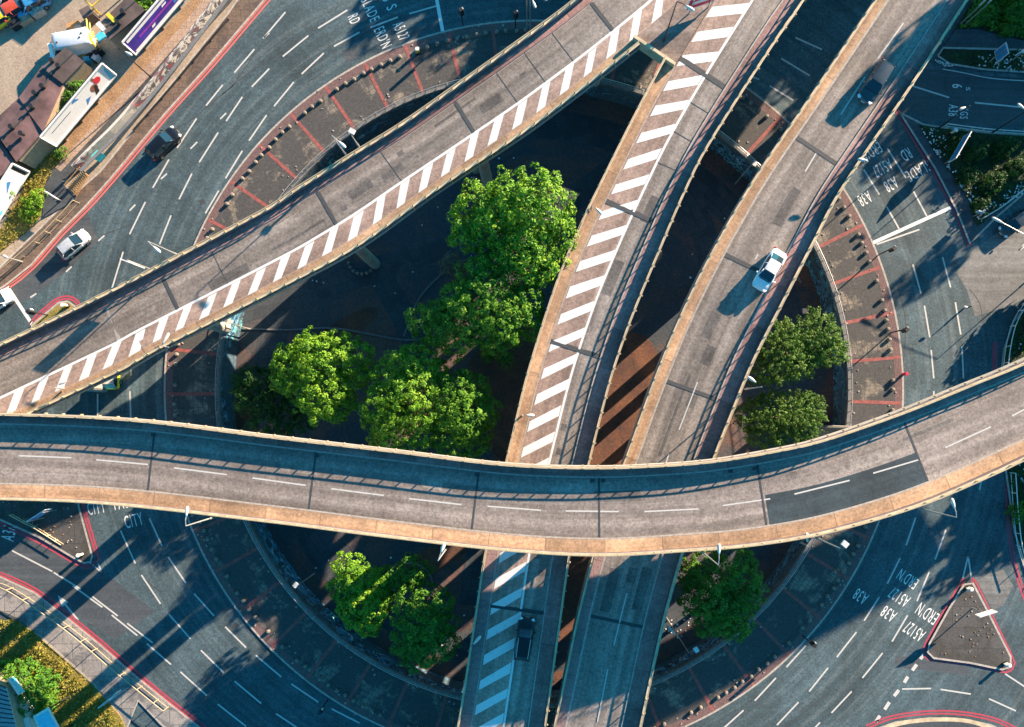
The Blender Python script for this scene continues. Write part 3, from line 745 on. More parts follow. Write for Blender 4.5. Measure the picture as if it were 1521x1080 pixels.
    def piers(s, pts, fs=(.25, .75), r=.55, depth=1.1):
        for x, y in pts:
            t, d = s.sof(x, y); cz = s.ps(t, .5).z - depth
            m = MB(); a, b = s.ps(t, .18), s.ps(t, .82); c = (a + b) / 2
            ang = atan2((b - a).y, (b - a).x)
            m.box((c.x, c.y, cz - .45), ((b - a).length, 1.3, .9), ang); m.build('crosshead', 'concrete', s.root, origin=s.o)
            for f in fs:
                q = s.ps(t, f); zb = PIT if (q.xy - CC.xy).length < R_IN else 0
                m = MB(); m.tube([(q.x, q.y, zb), (q.x, q.y, cz - .9)], [r, r * .92], 16); m.build('column', 'concrete', s.root, smooth=False, origin=s.o)

def lin(tab):
    def f(v):
        for (a, za), (b, zb) in zip(tab, tab[1:]):
            if v <= b: return za + (zb - za) * max(0, (v - a)) / (b - a)
        return tab[-1][1]
    return f
zA = lin([(0, 9.6), (950, 13.3)]); zB = lin([(-200, 13.6), (60, 13.4), (300, 12.7), (690, 10.9), (820, 10.3), (1080, 8.6), (1300, 7)]); zC = lin([(-200, 14.2), (0, 13.7), (400, 12.6), (690, 11.0), (820, 10.3), (1080, 8.6), (1300, 7)])

# ramp A : north-west, with hatching along its south-east side
A = Ramp('slip_ramp', 'elevated slip road with upright white hatching, running from the left edge up to the fork', 
  [(-200, 600), (0, 508), (155, 433), (263, 377), (400, 304), (433, 281), (517, 229), (598, 179), (685, 118), (770, 58), (849, 0), (930, -72), (1000, -165), (1040, -230)],
  [(-200, 727), (45, 611), (195, 540), (223, 522), (400, 433), (527, 365), (648, 279), (775, 195), (860, 132), (952, 60), (1005, 18), (1050, -32), (1102, -108), (1170, -235)], lambda x, y: zA(x))
nA = A.nearR(952, 60)
A.strip('deck', 'concrete', 0, .86, -.005, side=1.1)
A.strip('cantilever', 'concrete', .8601, 1.0, -.005, 0, nA, side=.5)
A.strip('carriageway', 'deck_asphalt', .125, .615, .004)
A.strip('hatched_margin', 'hatch_surface', .615, .865, .005)
A.strip('verge', 'verge_rose', .03, .125, .1, side=.1)
A.strip('verge', 'verge_concrete', .865, .975, .1, 0, nA, side=.1)
A.line('kerb_line', 'kerb_stone', .13, .12); A.line('edge_line', 'white_paint', .612, .26, .014); A.line('kerb_line', 'kerb_stone', .862, .1)
A.parapet(0, sgn=1); A.parapet(1, 0, nA, sgn=-1)
A.hatch(.855, .632, 223, 508, 3.0, 1.15, 1.95)
A.joints([(258, 446), (492, 320), (697, 185), (895, 25)], .13, .6, .4); A.joints([(330, 405), (590, 260), (760, 140), (800, 108), (842, 78)], .13, .6, .07)
A.piers([(60, 545), (258, 446), (492, 320), (697, 185)], fs=(.3, .7), r=.7); A.piers([(895, 25)], fs=(.2, .42), r=.7)

# ramp B : the middle one, hatching on its left
B = Ramp('slip_ramp', 'middle elevated slip road with white slanted hatching on its left, passing below the crossing bridge',
  [(1172, -220), (1110, -125), (1035, 0), (989, 79), (940, 172), (889, 274), (863, 328), (826, 417), (784, 548), (760, 645), (735, 750), (719, 822), (701, 938), (682, 1059), (660, 1180), (650, 1250)],
  [(1335, -222), (1290, -150), (1195, 0), (1160, 50), (1060, 205), (1022, 278), (978, 380), (941, 470), (914, 547), (897, 608), (876, 692), (858, 770), (847, 830), (831, 943), (813, 1072), (800, 1180), (792, 1250)], lambda x, y: zB(y))
nB = B.nearL(989, 80)
B.strip('deck', 'concrete', .16, 1.0, -.005, side=1.1)
B.strip('cantilever', 'concrete', 0, .1599, -.005, nB, side=.5)
B.strip('carriageway', 'deck_asphalt', .522, .80, .004)
B.strip('hatched_margin', 'hatch_surface', .158, .522, .005)
iB = B.near(790, 765); B.strip('verge', 'verge_concrete', .025, .155, .1, nB, iB, side=.1); B.strip('verge', 'verge_slabs', .025, .155, .1, iB, side=.1)
B.strip('verge', 'verge_rose', .80, .972, .1, side=.1)
B.line('edge_line', 'white_paint', .522, .24, .014); B.line('kerb_line', 'kerb_stone', .80, .14, .108); B.line('kerb_line', 'kerb_stone', .155, .1, .108, nB)
B.parapet(0, nB, sgn=1); B.parapet(1, sgn=-1)
B.hatch(.178, .505, 861, 387.6, 2.9, 1.17, -2.45)
B.joints([(1060, 118), (950, 320), (862, 520), (775, 905)], .16, .8, .55); B.joints([(1010, 200), (985, 245), (1040, 160)], .53, .79, .08)
B.piers([(1060, 118), (955, 320), (862, 520), (805, 720), (775, 905), (745, 1070)], fs=(.28, .72), r=.7)
# paved gore between the two ramps
m = MB(); la, lb = [A.pt(i, .868, .02) for i in range(nA, A.n, 2)], [B.pt(i, .152, .02) for i in range(nB, -1, -2)]
nose = la[0].lerp(lb[0], .5)
poly = la + lb[::-1]
for q in poly: q.z = 13.42
m.prism(poly, 12.4, 13.42, bottom=True); m.build('gore_slab', 'gore_surface', B.root, origin=B.o)
m = MB(); m.wall([Vector((la[0].x, la[0].y, 13.42)), Vector((lb[0].x, lb[0].y, 13.42))], .3, -.9, .55); m.build('nose_barrier', 'parapet_buff', B.root, origin=B.o)

# ramp C : right one
Cr = Ramp('slip_ramp', 'right hand elevated two lane slip road carrying a white car and a dark car', 
  [(1445, -210), (1370, -105), (1300, 0), (1208, 137), (1121, 265), (1055, 380), (1011, 470), (977, 552), (954, 614), (926, 692), (900, 760), (881, 827), (857, 922), (836, 1022), (823, 1080), (795, 1200), (784, 1250)],
  [(1565, -190), (1500, -95), (1439, 0), (1355, 129), (1256, 276), (1213, 357), (1174, 433), (1122, 536), (1086, 624), (1062, 685), (1037, 760), (1016, 825), (991, 914), (970, 1006), (955, 1077), (930, 1190), (918, 1250)], lambda x, y: zC(y))
Cr.strip('deck', 'concrete', 0, 1, -.005, side=1.1)
Cr.strip('carriageway', 'deck_asphalt', .15, .79, .004)
iC = Cr.near(965, 770); Cr.strip('verge', 'verge_concrete', .025, .15, .1, 0, iC, side=.1); Cr.strip('verge', 'verge_slabs', .025, .15, .1, iC, side=.1); Cr.strip('verge', 'verge_rose', .79, .972, .1, side=.1)
Cr.line('kerb_line', 'kerb_stone', .15, .2, .108); Cr.line('kerb_line', 'kerb_stone', .79, .14, .108)
Cr.parapet(0, sgn=1); Cr.parapet(1, sgn=-1)
Cr.dashes([(1385, -24, 1360, 10.5), (1342, 34, 1304, 87), (1285, 114, 1249, 170), (1231, 196, 1196, 255), (1178, 284.5, 1142.6, 347), (1126, 377, 1095, 442), (1079.5, 470, 1049, 537), (1036, 567.6, 1008.5, 638.6), (999, 658, 985, 700), (955, 790, 940, 848.6), (931, 881.5, 912, 958), (903, 993, 887.5, 1072)])
Cr.joints([(1215, 225), (1112, 395), (1030, 580), (905, 920)], .15, .79, .45)
Cr.piers([(1310, 75), (1215, 225), (1112, 395), (1030, 580), (965, 745), (905, 920), (880, 1070)], fs=(.28, .72), r=.7)

# F : the crossing bridge
F = Ramp('crossing_bridge', 'curved two lane concrete bridge crossing over all the other roads', 
  [(-250, 612), (0, 614), (195, 623), (400, 648), (580, 669), (746, 689), (878, 694), (978, 691), (1065, 684), (1160, 668), (1229, 652), (1347, 611), (1450, 569), (1521, 540), (1640, 484), (1760, 420)],
  [(-250, 742), (0, 744), (168, 752), (400, 778), (564, 799), (748, 820), (891, 828), (1023, 821), (1121, 813), (1231, 794), (1371, 753), (1497, 699), (1530, 683), (1680, 615), (1820, 540)], lambda x, y: 17.6, hp=1.5, cat='bridge')
F.strip('deck', 'concrete', 0, 1, -.005, side=1.2)
F.strip('carriageway', 'deck_asphalt_cross', .125, .82, .004)
F.strip('verge', 'verge_rose', .025, .125, .1, side=.1); F.strip('verge', 'verge_concrete', .82, .975, .1, side=.1)
F.line('kerb_line', 'kerb_stone', .125, .14, .108); F.line('kerb_line', 'kerb_stone', .82, .16, .108)
F.parapet(0, sgn=1, hs=1.1, hr=1.5); F.parapet(1, sgn=-1, hs=.8, hr=1.4)
F.dashes([(28, 677, 106, 680), (143, 683, 220, 690), (258.5, 695, 337, 705), (375, 710, 454, 721), (492, 726, 570, 736), (607.5, 740.7, 685.6, 749.6), (724, 752, 803.5, 758), (840, 759, 919, 760), (957, 760, 1037.5, 756), (1073.5, 751, 1144, 741), (1180, 734, 1262, 713.6), (1297, 703, 1368, 682), (1404, 665, 1472, 634), (1503.6, 617.6, 1560, 588)])
FJ = [(224, 690), (463, 722), (705, 751), (890, 762), (1133, 743), (1366, 684)]
F.joints(FJ, .13, .82, .2); F.piers(FJ + [(-20, 680)], fs=(.3, .7), r=.95, depth=1.2)
m = MB(); t0, t1 = F.sof(1134, 744)[0] + .25, F.sof(1368, 684)[0] - .25; k_ = [(t0 + (t1 - t0) * i / 20) for i in range(21)]
for a, b in zip(k_, k_[1:]): m.face([F.ps(a, .478, .009), F.ps(b, .478, .009), F.ps(b, .812, .009), F.ps(a, .812, .009)][::-1], 0, [(a, 0), (b, 0), (b, 3), (a, 3)])
m.build('resurfaced_patch', 'patch_asphalt', F.root, origin=F.o)
for x, y in ((228, 646), (218, 738), (471, 677), (455, 768), (709, 705), (699, 799), (896, 714), (885, 809), (1121, 696), (1144, 791), (1383, 726), (350, 655), (1085, 700), (600, 680), (880, 714)):
    q = F.locate(x, y, .02); m = MB(); m.box((q.x, q.y, q.z + .02), (.42, .32, .06), .1)
    m.build('drain_cover', 'joint_tar', F.root, origin=F.o)
# trench repairs and patches in the decks
rq = random.Random(5)
for R_, f0, f1, n_ in ((A, .14, .6, 16), (B, .54, .79, 14), (Cr, .17, .77, 16), (F, .15, .46, 10)):
    used = []
    for _ in range(n_):
        t = rq.uniform(60, R_.s[-1] - 60); f = rq.uniform(f0, f1 - .12); L_, wf = rq.choice(((rq.uniform(1, 3), .1), (rq.uniform(4, 12), .035), (.7, .07), (rq.uniform(2, 5), .12)))
        f2 = min(f + wf, f1)
        if any(t < u1 + .3 and t + L_ > u0 - .3 and f < g1 + .01 and f2 > g0 - .01 for u0, u1, g0, g1 in used): continue
        used.append((t, t + L_, f, f2)); m = MB(); k_ = [t + L_ * i / 4 for i in range(5)]
        for a, b in zip(k_, k_[1:]): m.face([R_.ps(a, f, .0085), R_.ps(b, f, .0085), R_.ps(b, f2, .0085), R_.ps(a, f2, .0085)][::-1], 0, [(a, 0), (b, 0), (b, 1), (a, 1)])
        m.build('surface_repair', rq.choice(('repair_grey', 'repair_grey', 'repair_pale')), R_.root, origin=R_.o)
#PART2
OUT = [(1677,-69,12,45),(1757,-49,12,45),(1768,68,14,22),(1640,-160,12,60),(1720,-180,12,60),(1562,-92,25,26),(1607,-128,25,32),(1650,-166,25,34),(1600,-150,15,42),(1560,-215,13,60),(1490,-260,13,60),(1560,440,4,26),(1700,540,9,45),(1720,600,8,40),(1680,470,9,40),(1640,650,8,24),(1000,-250,12,50),(930,-290,12,60)]
# ------------------------------------------------------------------ vehicles
def loft(mb, secs, mi=0, caps=True):
    for a, b in zip(secs, secs[1:]):
        n = len(a)
        for k in range(n):
            j = (k + 1) % n; mb.face([a[k], a[j], b[j], b[k]], mi)
    if caps: mb.face(secs[0][::-1], mi); mb.face(secs[-1], mi)
def make_car(name, label, cat, body_mat, loc, rz, L=4.4, Wd=1.8, H=1.45, roof_mat=None, hood=.27, kind='hatch', rails=False, z0=.0):
    t = thing(name, label, cat, loc, rz); h = L / 2; w = Wd / 2
    bt = {'hatch': .98, 'saloon': .96, 'van': 1.1, 'suv': 1.05}[kind]      # shoulder height
    # lower body: (x, half width, top z, bottom z)
    st = [(-h, w * .74, bt * .72, .42), (-h + .07, w * .86, bt * .9, .32), (-h + .3, w * .96, bt, .24), (-h * .5, w, bt, .2), (0, w, bt * .985, .2), (h - L * hood, w, bt * .97, .2),
          (h - L * hood * .55, w * .99, bt * .92, .2), (h - .42, w * .95, bt * .83, .22), (h - .16, w * .84, bt * .74, .26), (h - .02, w * .62, bt * .6, .32), (h, w * .5, bt * .52, .38)]
    secs = []
    for x, hw, zt, zb in st:
        half = [(.0, zb), (.82, zb), (.97, zb + (zt - zb) * .3), (1.0, zb + (zt - zb) * .6), (.965, zt - .1), (.86, zt - .02), (.5, zt + .012), (0, zt + .02)]
        sec = [Vector((x, -a * hw, z)) for a, z in half] + [Vector((x, a * hw, z)) for a, z in half[-2:0:-1]]
        secs.append(sec)
    m = MB(); loft(m, secs); m.build('body', body_mat, t, smooth=True)
    # greenhouse: glass with painted roof and pillars
    fx = h - L * hood; wl, rl_ = (.62, .42) if kind != 'van' else (.3, .1)
    if kind == 'saloon': cx = [(fx + .12, .84, bt - .03), (fx - wl, .72, H - .05), (fx - wl - .6, .71, H), (-h + 1.35, .70, H - .06), (-h + .62, .76, bt + .0)]
    elif kind == 'van': cx = [(fx + .25, .9, bt - .05), (fx - .75, .86, H - .12), (fx - 1.15, .87, H), (-h + .2, .87, H), (-h + .04, .88, H - .1)]
    else: cx = [(fx + .15, .85, bt - .03), (fx - wl, .74, H - .05), (fx - wl - .5, .73, H), (-h + .62, .71, H - .05), (-h + .14, .78, bt + .02)]
    g = MB(); secs = []
    for i, (x, f, z) in enumerate(cx):
        zb = bt - .06; tw = w * f; bw = w * (.93 if 0 < i < 4 else f)
        secs.append([Vector((x, -bw, zb)), Vector((x, -tw, z - .05)), Vector((x, -tw * .85, z)), Vector((x, 0, z + .02)), Vector((x, tw * .85, z)), Vector((x, tw, z - .05)), Vector((x, bw, zb))])
    loft(g, secs); g.build('windows', 'car_glass' if kind != 'van' else body_mat, t, smooth=False, weld=True)
    r_ = MB(); q = []
    for i in (1, 2, 3):
        x, f, z = cx[i]; x += {1: -.03, 2: 0, 3: .04}[i]; tw = w * f
        q.append([Vector((x, s_ * tw * k, z + dz)) for s_, k, dz in ((-1, 1.0, -.045), (-1, .85, .012), (-1, 0, .034), (1, .85, .012), (1, 1.0, -.045))])
    for a, b in zip(q, q[1:]):
        for k in range(4): r_.face([a[k], b[k], b[k + 1], a[k + 1]])
    for s_ in (-1, 1):          # pillars
        for (i, j) in ((0, 1), (3, 4)):
            a, b = secs[i][1 if s_ < 0 else 5], secs[j][1 if s_ < 0 else 5]
            r_.tube([a + Vector((0, s_ * .012, 0.01)), b + Vector((0, s_ * .012, 0.01))], .045, 6)
        x = cx[2][0]; r_.tube([Vector((x - .15, s_ * w * .93, bt)), Vector((x - .1, s_ * w * cx[2][1], H - .05))], .04, 6)
    r_.build('roof', roof_mat or body_mat, t, smooth=True)
    if kind == 'van':
        m = MB()
        a, b = cx[0], cx[1]
        P = [Vector((a[0] + .02, -w * .78, bt + .05)), Vector((a[0] + .02, w * .78, bt + .05)), Vector((b[0] + .03, w * .74, H - .14)), Vector((b[0] + .03, -w * .74, H - .14))]
        m.face(P); m.build('windscreen', 'car_glass', t)
        for s_ in (-1, 1):
            m = MB(); y = s_ * (w * .915); m.face([Vector((fx + .1, y, bt + .02)), Vector((fx - .5, y * .985, H - .45)), Vector((fx - 1.3, y * .985, H - .45)), Vector((fx - 1.3, y * 1.005, bt + .02))]); m.build('side_window', 'car_glass', t)
        for x, y in ((fx - 1.2, .3), (-h + .9, .2), (-h + .6, -.25)):
            m = MB(); m.tube([(x, y, H), (x, y, H + .1)], [.12, .09], 10); m.build('roof_vent', 'plastic_black', t)
    for x in (h - L * .19, -h + L * .2):
        for s_ in (-1, 1):
            m = MB(); m.tube([(x, s_ * (w - .2), .31), (x, s_ * (w + .015), .31)], .31, 18); wh = m.build('wheel', 'tyre', t)
            m = MB(); m.tube([(x, s_ * (w), .31), (x, s_ * (w + .022), .31)], .2, 14); m.build('rim', 'rim', wh)
    for s_ in (-1, 1):
        m = MB(); m.box((h - .19, s_ * w * .72, bt * .70), (.34, .3, .13), -s_ * .55); m.build('headlight', 'lamp_glass', t)
        m = MB(); m.box((-h + .1, s_ * w * .8, bt * .84), (.16, .26, .16), s_ * .3); m.build('tail_light', 'tail_red', t)
        m = MB(); m.box((fx - .12, s_ * (w + .1), bt + .02), (.14, .24, .15), s_ * .2); m.build('mirror', body_mat, t)
        if rails: m = MB(); m.tube([(cx[1][0] - .15, s_ * w * .70, H), (cx[2][0] - .1, s_ * w * .70, H + .07), (-h + .8, s_ * w * .68, H + .05), (-h + .55, s_ * w * .68, H - .04)], .035, 6); m.build('roof_rail', 'rim', t)
    m = MB(); m.box((h - .01, 0, .44), (.04, .5, .11)); m.build('number_plate', 'plate_white', t)
    m = MB(); m.box((fx + .2, 0, bt - .02), (.1, w * 1.35, .03)); m.build('wiper_panel', 'plastic_black', t)
    return t
def ang(dx, dy): return atan2(-dy, dx)
make_car('car', 'black hatchback driving up the left ring road beside the red lines', 'car', 'car_black', W(243, 213, .5) * Vector((1, 1, 0)) if False else Vector((*W(243, 213, .7).xy, 0)), ang(43, -42), 4.6, 1.9, 1.62, kind='suv')
make_car('car', 'silver estate car with roof bars driving on the dark lane of the left ring road', 'car', 'car_silver', Vector((*W(109, 363, .7).xy, 0.003)), ang(43, -36), 4.25, 1.78, 1.5, rails=True)
make_car('car', 'white car waiting at the stop line, cut by the left edge', 'car', 'car_white', Vector((*W(-7, 449, .7).xy, .003)), ang(43, -26), 4.5, 1.85, 1.5)
def on(R, x, y): q = R.locate(x, y, .006); return q
q = on(Cr, 1297, 126); make_car('car', 'dark grey estate car on the right hand elevated slip road', 'car', 'car_grey', q, ang(-42, 64), 4.75, 1.85, 1.48, kind='hatch')
q = on(Cr, 1140, 403); make_car('car', 'white saloon car on the right hand elevated slip road', 'car', 'car_white', q, ang(-36, 60), 4.6, 1.85, 1.45, kind='saloon')
q = on(B, 779, 946); make_car('car', 'black car with silver roof bars on the middle slip road below the crossing bridge', 'car', 'car_black', q, ang(8, -56), 4.7, 1.85, 1.6, kind='suv', rails=True)
make_car('car', 'dark car on the ring road, cut by the right edge', 'car', 'car_grey', Vector((*W(1510, 330, .7).xy, .003)), ang(-40, 30), 4.5, 1.8, 1.45)
make_car('taxi', 'pale taxi with a yellow tail peeping out from under the left slip road', 'taxi', 'car_yellow', Vector((*W(166, 551, .7).xy, 0)), ang(1, -60), 4.6, 1.85, 1.5, roof_mat='car_silver')
make_car('van', 'white van with yellow and black chevrons on its back, parked in the yard', 'van', 'van_white', Vector((*W(103, 66, 1.4).xy, .11)), ang(-68, 13), 5.9, 2.15, 2.5, kind='van', hood=.17)
make_car('car', 'orange red car parked at the top left corner', 'car', 'car_red', Vector((*W(14, 18, .8).xy, .1)), ang(-45, 28), 4.2, 1.8, 1.45)
make_car('car', 'yellow car cut by the left edge near the top corner', 'car', 'car_yellow', Vector((*W(-6, 32, .8).xy, .1)), ang(-45, 28), 4.0, 1.75, 1.45)
make_car('pickup', 'blue vehicle parked at the top left corner beside the orange one', 'car', 'car_blue', Vector((*W(46, 7, .8).xy, .1)), ang(-50, 26), 4.6, 1.8, 1.6)
make_car('car', 'silver car behind the orange one, almost out of the top left corner', 'car', 'car_silver', Vector((*W(8, -4, .8).xy, .1)), ang(-45, 28), 4.3, 1.8, 1.5)

# ------------------------------------------------------------------ sheds, walls and yard things at top left
def shed(name, label, corners, h, roof, wall='wall_tan', ridge=.22, zb=.1, trim=None):
    """corners = roof eaves px at height h; a low pitched roof with standing seams"""
    P = [W(a, b, h + zb) for a, b in corners]; o = sum(P, Vector()) / 4; o.z = zb
    t = thing(name, label, 'building', o)
    m = MB(); inn = [q + (Vector((o.x, o.y, q.z)) - q) * .06 for q in P]; m.prism([(q.x, q.y) for q in inn], zb, h + zb - .03); m.build('wall', wall, t, origin=o)
    m = MB(); a = (P[0] + P[3]) / 2 + Vector((0, 0, ridge)); b = (P[1] + P[2]) / 2 + Vector((0, 0, ridge)); dz = Vector((0, 0, -.14))
    m.face([P[0], P[1], b, a][::-1]); m.face([a, b, P[2], P[3]][::-1]); 
    for q1, q2 in ((P[0], P[1]), (P[2], P[3])): m.face([q1, q2, q2 + dz, q1 + dz])
    for q1, q2, q3 in ((P[3], a, P[0]), (P[1], b, P[2])): m.face([q1, q2, q3, q3 + dz, q1 + dz])
    rf = m.build('roof', roof, t, origin=o)
    m = MB(); m.tube([a + Vector((0, 0, .02)), b + Vector((0, 0, .02))], .09, 6); m.build('ridge_cap', 'joint_tar', rf)
    for v in rf.children[0].data.vertices: v.co -= o
    return t
shed('shed', 'brown roofed shed next to the white van', [(98, 70), (62, 100), (93, 124), (125, 91)], 3.6, 'roof_brown')
shed('shed', 'long pinkish brown roofed shed in the middle of the row, with a sooty roof', [(63, 97), (28, 145), (63, 195), (95, 122)], 3.4, 'roof_pink')
shed('shed', 'pink roofed shed at the left edge, half in shadow', [(28, 145), (-12, 182), (24, 240), (63, 196)], 3.2, 'roof_pink', ridge=.4)
shed('shed', 'pink roofed shed end cut by the left edge, beside the grass', [(-12, 184), (-60, 225), (-30, 290), (22, 242)], 3.0, 'roof_pink', ridge=.4)
sh = shed('shed', 'flat dark brown shed roof with yellow edging at the top beside the bushes', [(150, 32), (190, -6), (216, 15), (162, 60)], 3.4, 'roof_brown', ridge=.3)
m = MB(); m.box(Vector((*W(151, 55, 3.6).xy, 3.75)), (1.0, .8, .2), .6); m.build('roof_light', 'sign_cyan', sh, origin=sh.location)
m = MB(); m.box(Vector((*W(152, 41, 3.6).xy, 3.8)), (1.2, .5, .2), -.8); m.build('roof_light', 'white_metal', sh, origin=sh.location)
m = MB(); m.box(Vector((*W(167, 28, 3.6).xy, 3.85)), (1.3, .45, .14), -.8); m.build('roof_sign', 'sign_yellow', sh, origin=sh.location)
for nm, lb, pts, mt, h in (('yard_rail', 'yellow barrier rail round the corner behind the van', [(150, 22), (138, 34), (142, 68), (112, 78)], 'sign_yellow', 1.3), ('yard_rail', 'yellow rail along the top edge of the flat brown shed', [(150, 22), (178, 0), (195, -14)], 'sign_yellow', 3.2)):
    m = MB(); P = [W(a, b, .1) for a, b in pts]
    m.tube([q + Vector((0, 0, h)) for q in P], .09, 6); m.tube([q + Vector((0, 0, h * .55)) for q in P], .07, 6)
    for q in P: m.tube([q, q + Vector((0, 0, h))], .07, 6)
    tag(m.build(nm, mt), lb, 'rail')
m = MB(); c = W(139, 28, .1); m.box(c + Vector((0, 0, .7)), (1.3, 1.1, 1.4), .5); m.box(c + Vector((0, 0, 1.42)), (1.36, 1.16, .1), .5); tag(m.build('skip_bin', 'roof_brown'), 'rusty brown bin at the corner of the yellow edged shed', 'bin')
m = MB(); c = W(113, 41, .1); m.box(c + Vector((0, 0, .3)), (1.5, .8, .5), .35); m.box(c + Vector((0, 0, .58)), (1.6, .3, .06), .35); tag(m.build('pallet_stack', 'timber'), 'pale pallet stack lying beside the van', 'pallet')
ch = MB()
t = bpy.data.objects['van']; ch = MB()
for i in range(4):
    for s_ in (-1, 1):
        ch.box((-2.965, s_ * (.12 + .22 * i), 1.5), (.02, .1, 1.5), 0, 0, Matrix.Rotation(.6 * s_, 3, 'X'))
ch.box((-2.97, 0, .62), (.06, 1.8, .12)); ch.build('chevron_stripes', 'sign_yellow', t)

def billboard(label, p0, p1, z0, h, bg, art, away=False):
    A_, B_ = Vector((*W(*p0, z0).xy, 0)), Vector((*W(*p1, z0).xy, 0)); d = B_ - A_; L_ = d.length; d.normalize()
    nn = Vector((d.y, -d.x, 0))                       # face normal, towards the road
    o = (A_ + B_) / 2; t = thing('billboard', label, 'billboard', o)
    def at(u, v, off=0): return A_ + d * (u * L_) + nn * off + Vector((0, 0, z0 + v * h))
    m = MB(); c = at(.5, .5, -.12); m.box(c, (L_, .2, h), atan2(d.y, d.x)); m.build('board', 'dark_metal', t, origin=o)
    m = MB(); m.face([at(.01, .03, .0), at(.99, .03, .0), at(.99, .97, .0), at(.01, .97, .0)]); po = m.build('poster', bg, t, origin=o)
    for nm, mat, pts in art:
        m = MB(); m.face([at(u, v, .012 + .004 * (hash(nm) % 3)) for u, v in pts]); a_ = m.build(nm, mat, po, origin=o)
    m = MB()
    for (u0, v0, u1, v1) in ((0, 0, 1, 0), (0, 1, 1, 1), (0, 0, 0, 1), (1, 0, 1, 1)): m.tube([at(u0, v0, .05), at(u1, v1, .05)], .12, 4)
    m.build('frame', 'white_metal', t, origin=o)
    for k in (.1, .37, .63, .9):
        m = MB(); q = at(k, 0, -.32); m.box((q.x, q.y, (z0 + h * .8) / 2), (.18, .18, z0 + h * .8), atan2(d.y, d.x)); m.build('post', 'dark_metal', t, origin=o)
    return t
def circ(u, v, ru, rv, n=14): return [(u + ru * cos(2 * pi * i / n), v + rv * sin(2 * pi * i / n)) for i in range(n)]
billboard('white billboard with a round red shape and blue shapes on its poster', (83, 217), (172, 111), 1.3, 2.7, 'poster_white',
          [('red_shape', 'poster_red', circ(.83, .62, .045, .17)), ('brown_shape', 'poster_brown', circ(.745, .45, .05, .2, 9)), ('dark_shape', 'plastic_black', [(.70, .1), (.76, .12), (.79, .5), (.76, .55)]), ('blue_triangle', 'poster_blue', [(.56, .1), (.66, .3), (.6, .38)]), ('blue_corner', 'sign_cyan', [(.93, .05), (.98, .05), (.98, .8), (.95, .6)]),
           ('blue_triangle', 'poster_blue', [(.47, .82), (.56, .7), (.52, .95)]), ('brown_shape', 'poster_brown', circ(.80, .8, .02, .1, 8)), ('text_bar', 'plastic_black', [(.1, .62), (.4, .6), (.4, .63), (.1, .65)])])
billboard('purple and blue billboard with white stripes at the top edge', (201, 81), (300, -36), 1.3, 2.7, 'poster_purple',
          [('white_stripe', 'poster_white', [(.03, .72), (.97, .72), (.97, .86), (.03, .86)]), ('white_stripe', 'poster_white', [(.03, .05), (.97, .05), (.97, .13), (.03, .13)]), ('magenta_stripe', 'poster_magenta', [(.15, .42), (.85, .36), (.85, .46), (.15, .52)]), ('white_mark', 'poster_white', [(.3, .22), (.34, .22), (.36, .34), (.31, .33)]), ('white_mark', 'poster_white', [(.5, .56), (.56, .56), (.57, .66), (.51, .66)]), ('blue_block', 'poster_blue', [(.62, .2), (.8, .2), (.8, .32), (.62, .32)])])
billboard('white billboard with a blue triangle at the left edge above the grass', (-50, 404), (43, 255), 1.3, 2.7, 'poster_white',
          [('blue_triangle', 'poster_blue', [(.74, .35), (.86, .55), (.84, .72)]), ('cyan_band', 'sign_cyan', [(.04, .04), (.6, .04), (.6, .16), (.04, .12)]), ('dark_panel', 'plastic_black', [(.955, .06), (.985, .06), (.985, .93), (.955, .93)])])
# bottom left
billboard('bright blue poster panel in a white frame at the bottom left', (62, 1110), (84, 1078), .8, 2.6, 'sign_cyan', [('pale_mark', 'poster_white', circ(.6, .4, .06, .08))]) if False else None
shb = shed('shed', 'building with a ribbed metal roof at the bottom left corner', [(-40, 1000), (-60, 1130), (34, 1120), (9, 1022)], 4, 'tin_roof', ridge=.25)
m = MB()
for i in range(16):
    a, b = W(-40, 1000, 4.4).lerp(W(-60, 1130, 4.4), i / 15), W(9, 1022, 4.4).lerp(W(34, 1120, 4.4), i / 15); m.tube([a, b], .07, 4)
m.build('roof_rib', 'dark_metal', shb, origin=shb.location)
m = MB(); P = [W(a, b, 2.4) for a, b in ((16, 1012), (24, 1026), (52, 1090), (30, 1100), (12, 1022))]; m.prism([(q.x, q.y) for q in P], .2, 2.6); tag(m.build('white_wall', 'van_white'), 'white end wall beside the ribbed roof at the bottom left', 'wall')
o = W(72, 1072, .2); t = thing('advert_panel', 'large blue advert panel in a white frame at the bottom left', 'billboard', o)
P = [W(a, b, zz) for a, b, zz in ((49, 1064, 4.2), (71, 1051, 4.2), (92, 1090, 2.6), (66, 1100, 2.6))]
m = MB(); m.face(P[::-1]); th = Vector((0, 0, -.2)); m.face([q + th for q in P])
for i in range(4): m.face([P[i], P[(i + 1) % 4], P[(i + 1) % 4] + th, P[i] + th])
m.build('panel', 'white_metal', t, origin=o)
c_ = sum(P, Vector()) / 4; m = MB(); m.face([q.lerp(c_, .2) + Vector((0, 0, .03)) for q in P][::-1]); m.build('poster', 'sign_cyan', t, origin=o)
for q in P: m = MB(); q = q.lerp(c_, .1); m.tube([(q.x, q.y, .1), q + th], .09, 6); m.build('post', 'dark_metal', t, origin=o)

shed('shed', 'unseen shed added beyond the top left corner for its shade', [(92, -122), (132, -160), (166, -118), (128, -78)], 4.2, 'roof_brown')  # out of view, added to throw shade over the parked vehicles
